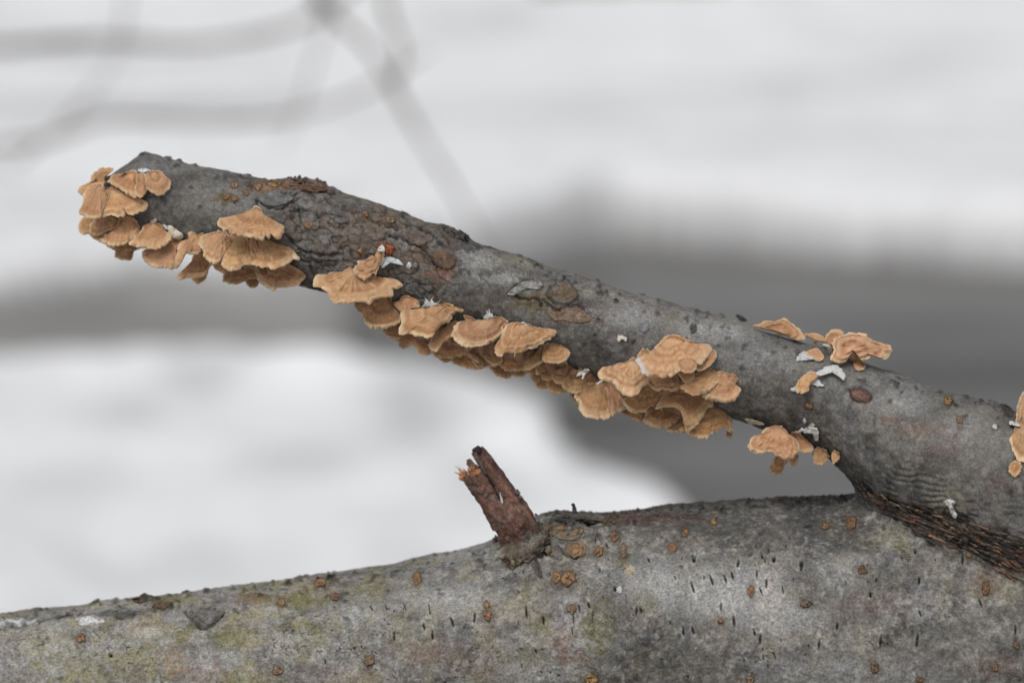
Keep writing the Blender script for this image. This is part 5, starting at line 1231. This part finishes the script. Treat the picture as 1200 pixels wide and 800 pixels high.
# stream water: gently rippled sheet inside the bed
wx = np.linspace(-10, 30, 260); wt = np.linspace(0, 1, 60)
yf_ = np.interp(wx, far_g[:, 0], far_g[:, 1]) + .25; yn_ = np.interp(wx, near_g[:, 0], near_g[:, 1]) - .25
WX = wx[:, None] * np.ones(60)[None]; WY = yn_[:, None] + (yf_ - yn_)[:, None] * wt[None]
q3 = np.stack([WX.ravel(), WY.ravel(), WX.ravel() * 0], 1)
WZ = WATER_Z + .004 * fbm(q3 * 2.5, 2, 621)
VW = np.stack([q3[:, 0], q3[:, 1], WZ], 1)
m, n, b = new_mat('dark_stream_water')
b.inputs['Base Color'].default_value = (.115, .113, .110, 1); b.inputs['Roughness'].default_value = .35; b.inputs['IOR'].default_value = 1.33
b.inputs['Specular IOR Level'].default_value = .35
pos = n.nodes.new('ShaderNodeNewGeometry').outputs['Position']
f1 = noise_node(n, pos, 6, 4, .6); bp = N(n, 'ShaderNodeBump', Strength=.5, Distance=.02); n.links.new(f1, bp.inputs['Height']); n.links.new(bp.outputs[0], b.inputs['Normal'])
mp = N(n, 'ShaderNodeMapping'); mp.inputs['Scale'].default_value = (.45, 1.5, 1); n.links.new(pos, mp.inputs['Vector'])
n.links.new(ramp(n, noise_node(n, mp.outputs[0], 1.6, 4, .55), [(.35, (.055, .053, .05)), (.62, (.155, .153, .15))]), b.inputs['Base Color'])
w_ = link('stream_water', mesh_np('stream_water', VW, grid_quads(260, 60, flip=True), m, None)); tag(w_, kind='structure')

M_FARBARK, n, b = new_mat('dark_wet_bark')
pos = n.nodes.new('ShaderNodeNewGeometry').outputs['Position']
f1 = noise_node(n, pos, 40, 5, .65)
n.links.new(ramp(n, f1, [(.3, (.035, .028, .024)), (.7, (.11, .09, .078))]), b.inputs['Base Color']); b.inputs['Roughness'].default_value = .85

def wtube(name, pts, radii, parent=None, nseg=10, nring=30, seed=0, amp=.1, mat=None):
    """tube in world metres"""
    V, q, t = tube_np([tuple(np.array(p) * 100) for p in pts], [r * 100 for r in radii], nseg, nring, seed, amp, .3)
    V = V / 100
    org = np.array(parent.location) if parent is not None else V.mean(0)
    o = link(name, mesh_np(name, V - org, q, mat or M_FARBARK, None, t), parent)
    if parent is None: o.location = org.tolist()
    return o

def bush(name, base, stems, label, group=None):
    """bare shrub: stems given as px polylines at a distance (m) from the lens plane"""
    base = np.array(base, float)
    root = empty(name, base.tolist()); tag(root, label, 'bush', group)
    for i, (pts, dist, r0, r1, from_ground) in enumerate(stems):
        Pw = [P(x, y, dist - D + dd).tolist() for x, y, dd in pts]
        if from_ground:
            st = np.array(Pw[0]); Pw = [(base + [.02 * i, .02 * i, -.05]).tolist(), (base * .6 + st * .4 + np.array([0, 0, .1 * (st[2] - base[2])])).tolist()] + Pw
        rad = np.linspace(r0, r1, len(Pw))
        wtube('stem', Pw, rad, root, 10, 50, i + 3, .12)
    return root

bush('bare_shrub', ground_pt(-760, 900) * [1, 1, 0] , [
 ([(-380, 160, 0), (-180, 75, 0), (0, 56, 0), (110, 47, 0), (220, 52, 0), (320, 38, 0), (385, 10, 0), (440, -40, 0), (520, -120, .1)], 4.6, .0075, .0045, True),
 ([(-60, 175, .1), (50, 165, .1), (130, 140, .1), (250, 143, .1), (340, 136, .1), (420, 110, .1), (500, 60, .2)], 4.6, .0055, .003, False),
 ([(-380, 160, 0), (-200, 190, .1), (-60, 175, .1), (20, 205, .1)], 4.6, .005, .003, False),
 ([(20, 190, .1), (70, 150, .1), (110, 105, .0), (140, 50, 0), (150, -20, 0)], 4.4, .003, .0015, False),
 ([(385, 10, 0), (372, 60, 0), (350, 130, .1), (330, 170, .1)], 4.6, .003, .0015, False),
], 'blurred bare shrub with thin arching stems in the upper left background')
bush('leaning_twig', P(560, 420, 2.9), [
 ([(575, 300, 0), (545, 245, 0), (512, 190, 0), (486, 148, 0), (462, 104, 0), (430, 55, 0), (386, 12, 0), (350, -60, 0), (300, -160, 0)], 4.2, .0022, .0055, False),
 ([(366, -4, 0), (384, 12, 0), (402, 26, 0)], 4.2, .008, .005, False),
 ([(455, 92, 0), (466, 112, 0), (478, 134, 0)], 4.2, .006, .004, False),
 ([(462, 104, 0), (470, 60, .05), (452, 0, .1), (455, -80, .1)], 4.2, .005, .004, False),
], 'blurred thin dark twig slanting down right from the top left background')
# snow-dusted fallen stems on the snow beyond the stream
def far_log(x0, x1, y, r, label, name='fallen_log', sag=0):
    p0, p1 = ground_pt(x0, y), ground_pt(x1, y + sag)
    mid = (p0 + p1) / 2 + [0, 0, r * .3]
    o = wtube(name, [p0 + [0, 0, r * .5], mid + [0, 0, r * .3], p1 + [0, 0, r * .5]], [r, r * .9, r * .7], None, 14, 30, int(x0) % 7, .8)
    tag(o, label, 'log', 'logs lying on the snow')
far_log(625, 850, -8, .085, 'blurred dark log lying on snow at the top edge, right of centre')
far_log(-200, 420, 148, .016, 'blurred thin grey stem lying on the snow in the left background')
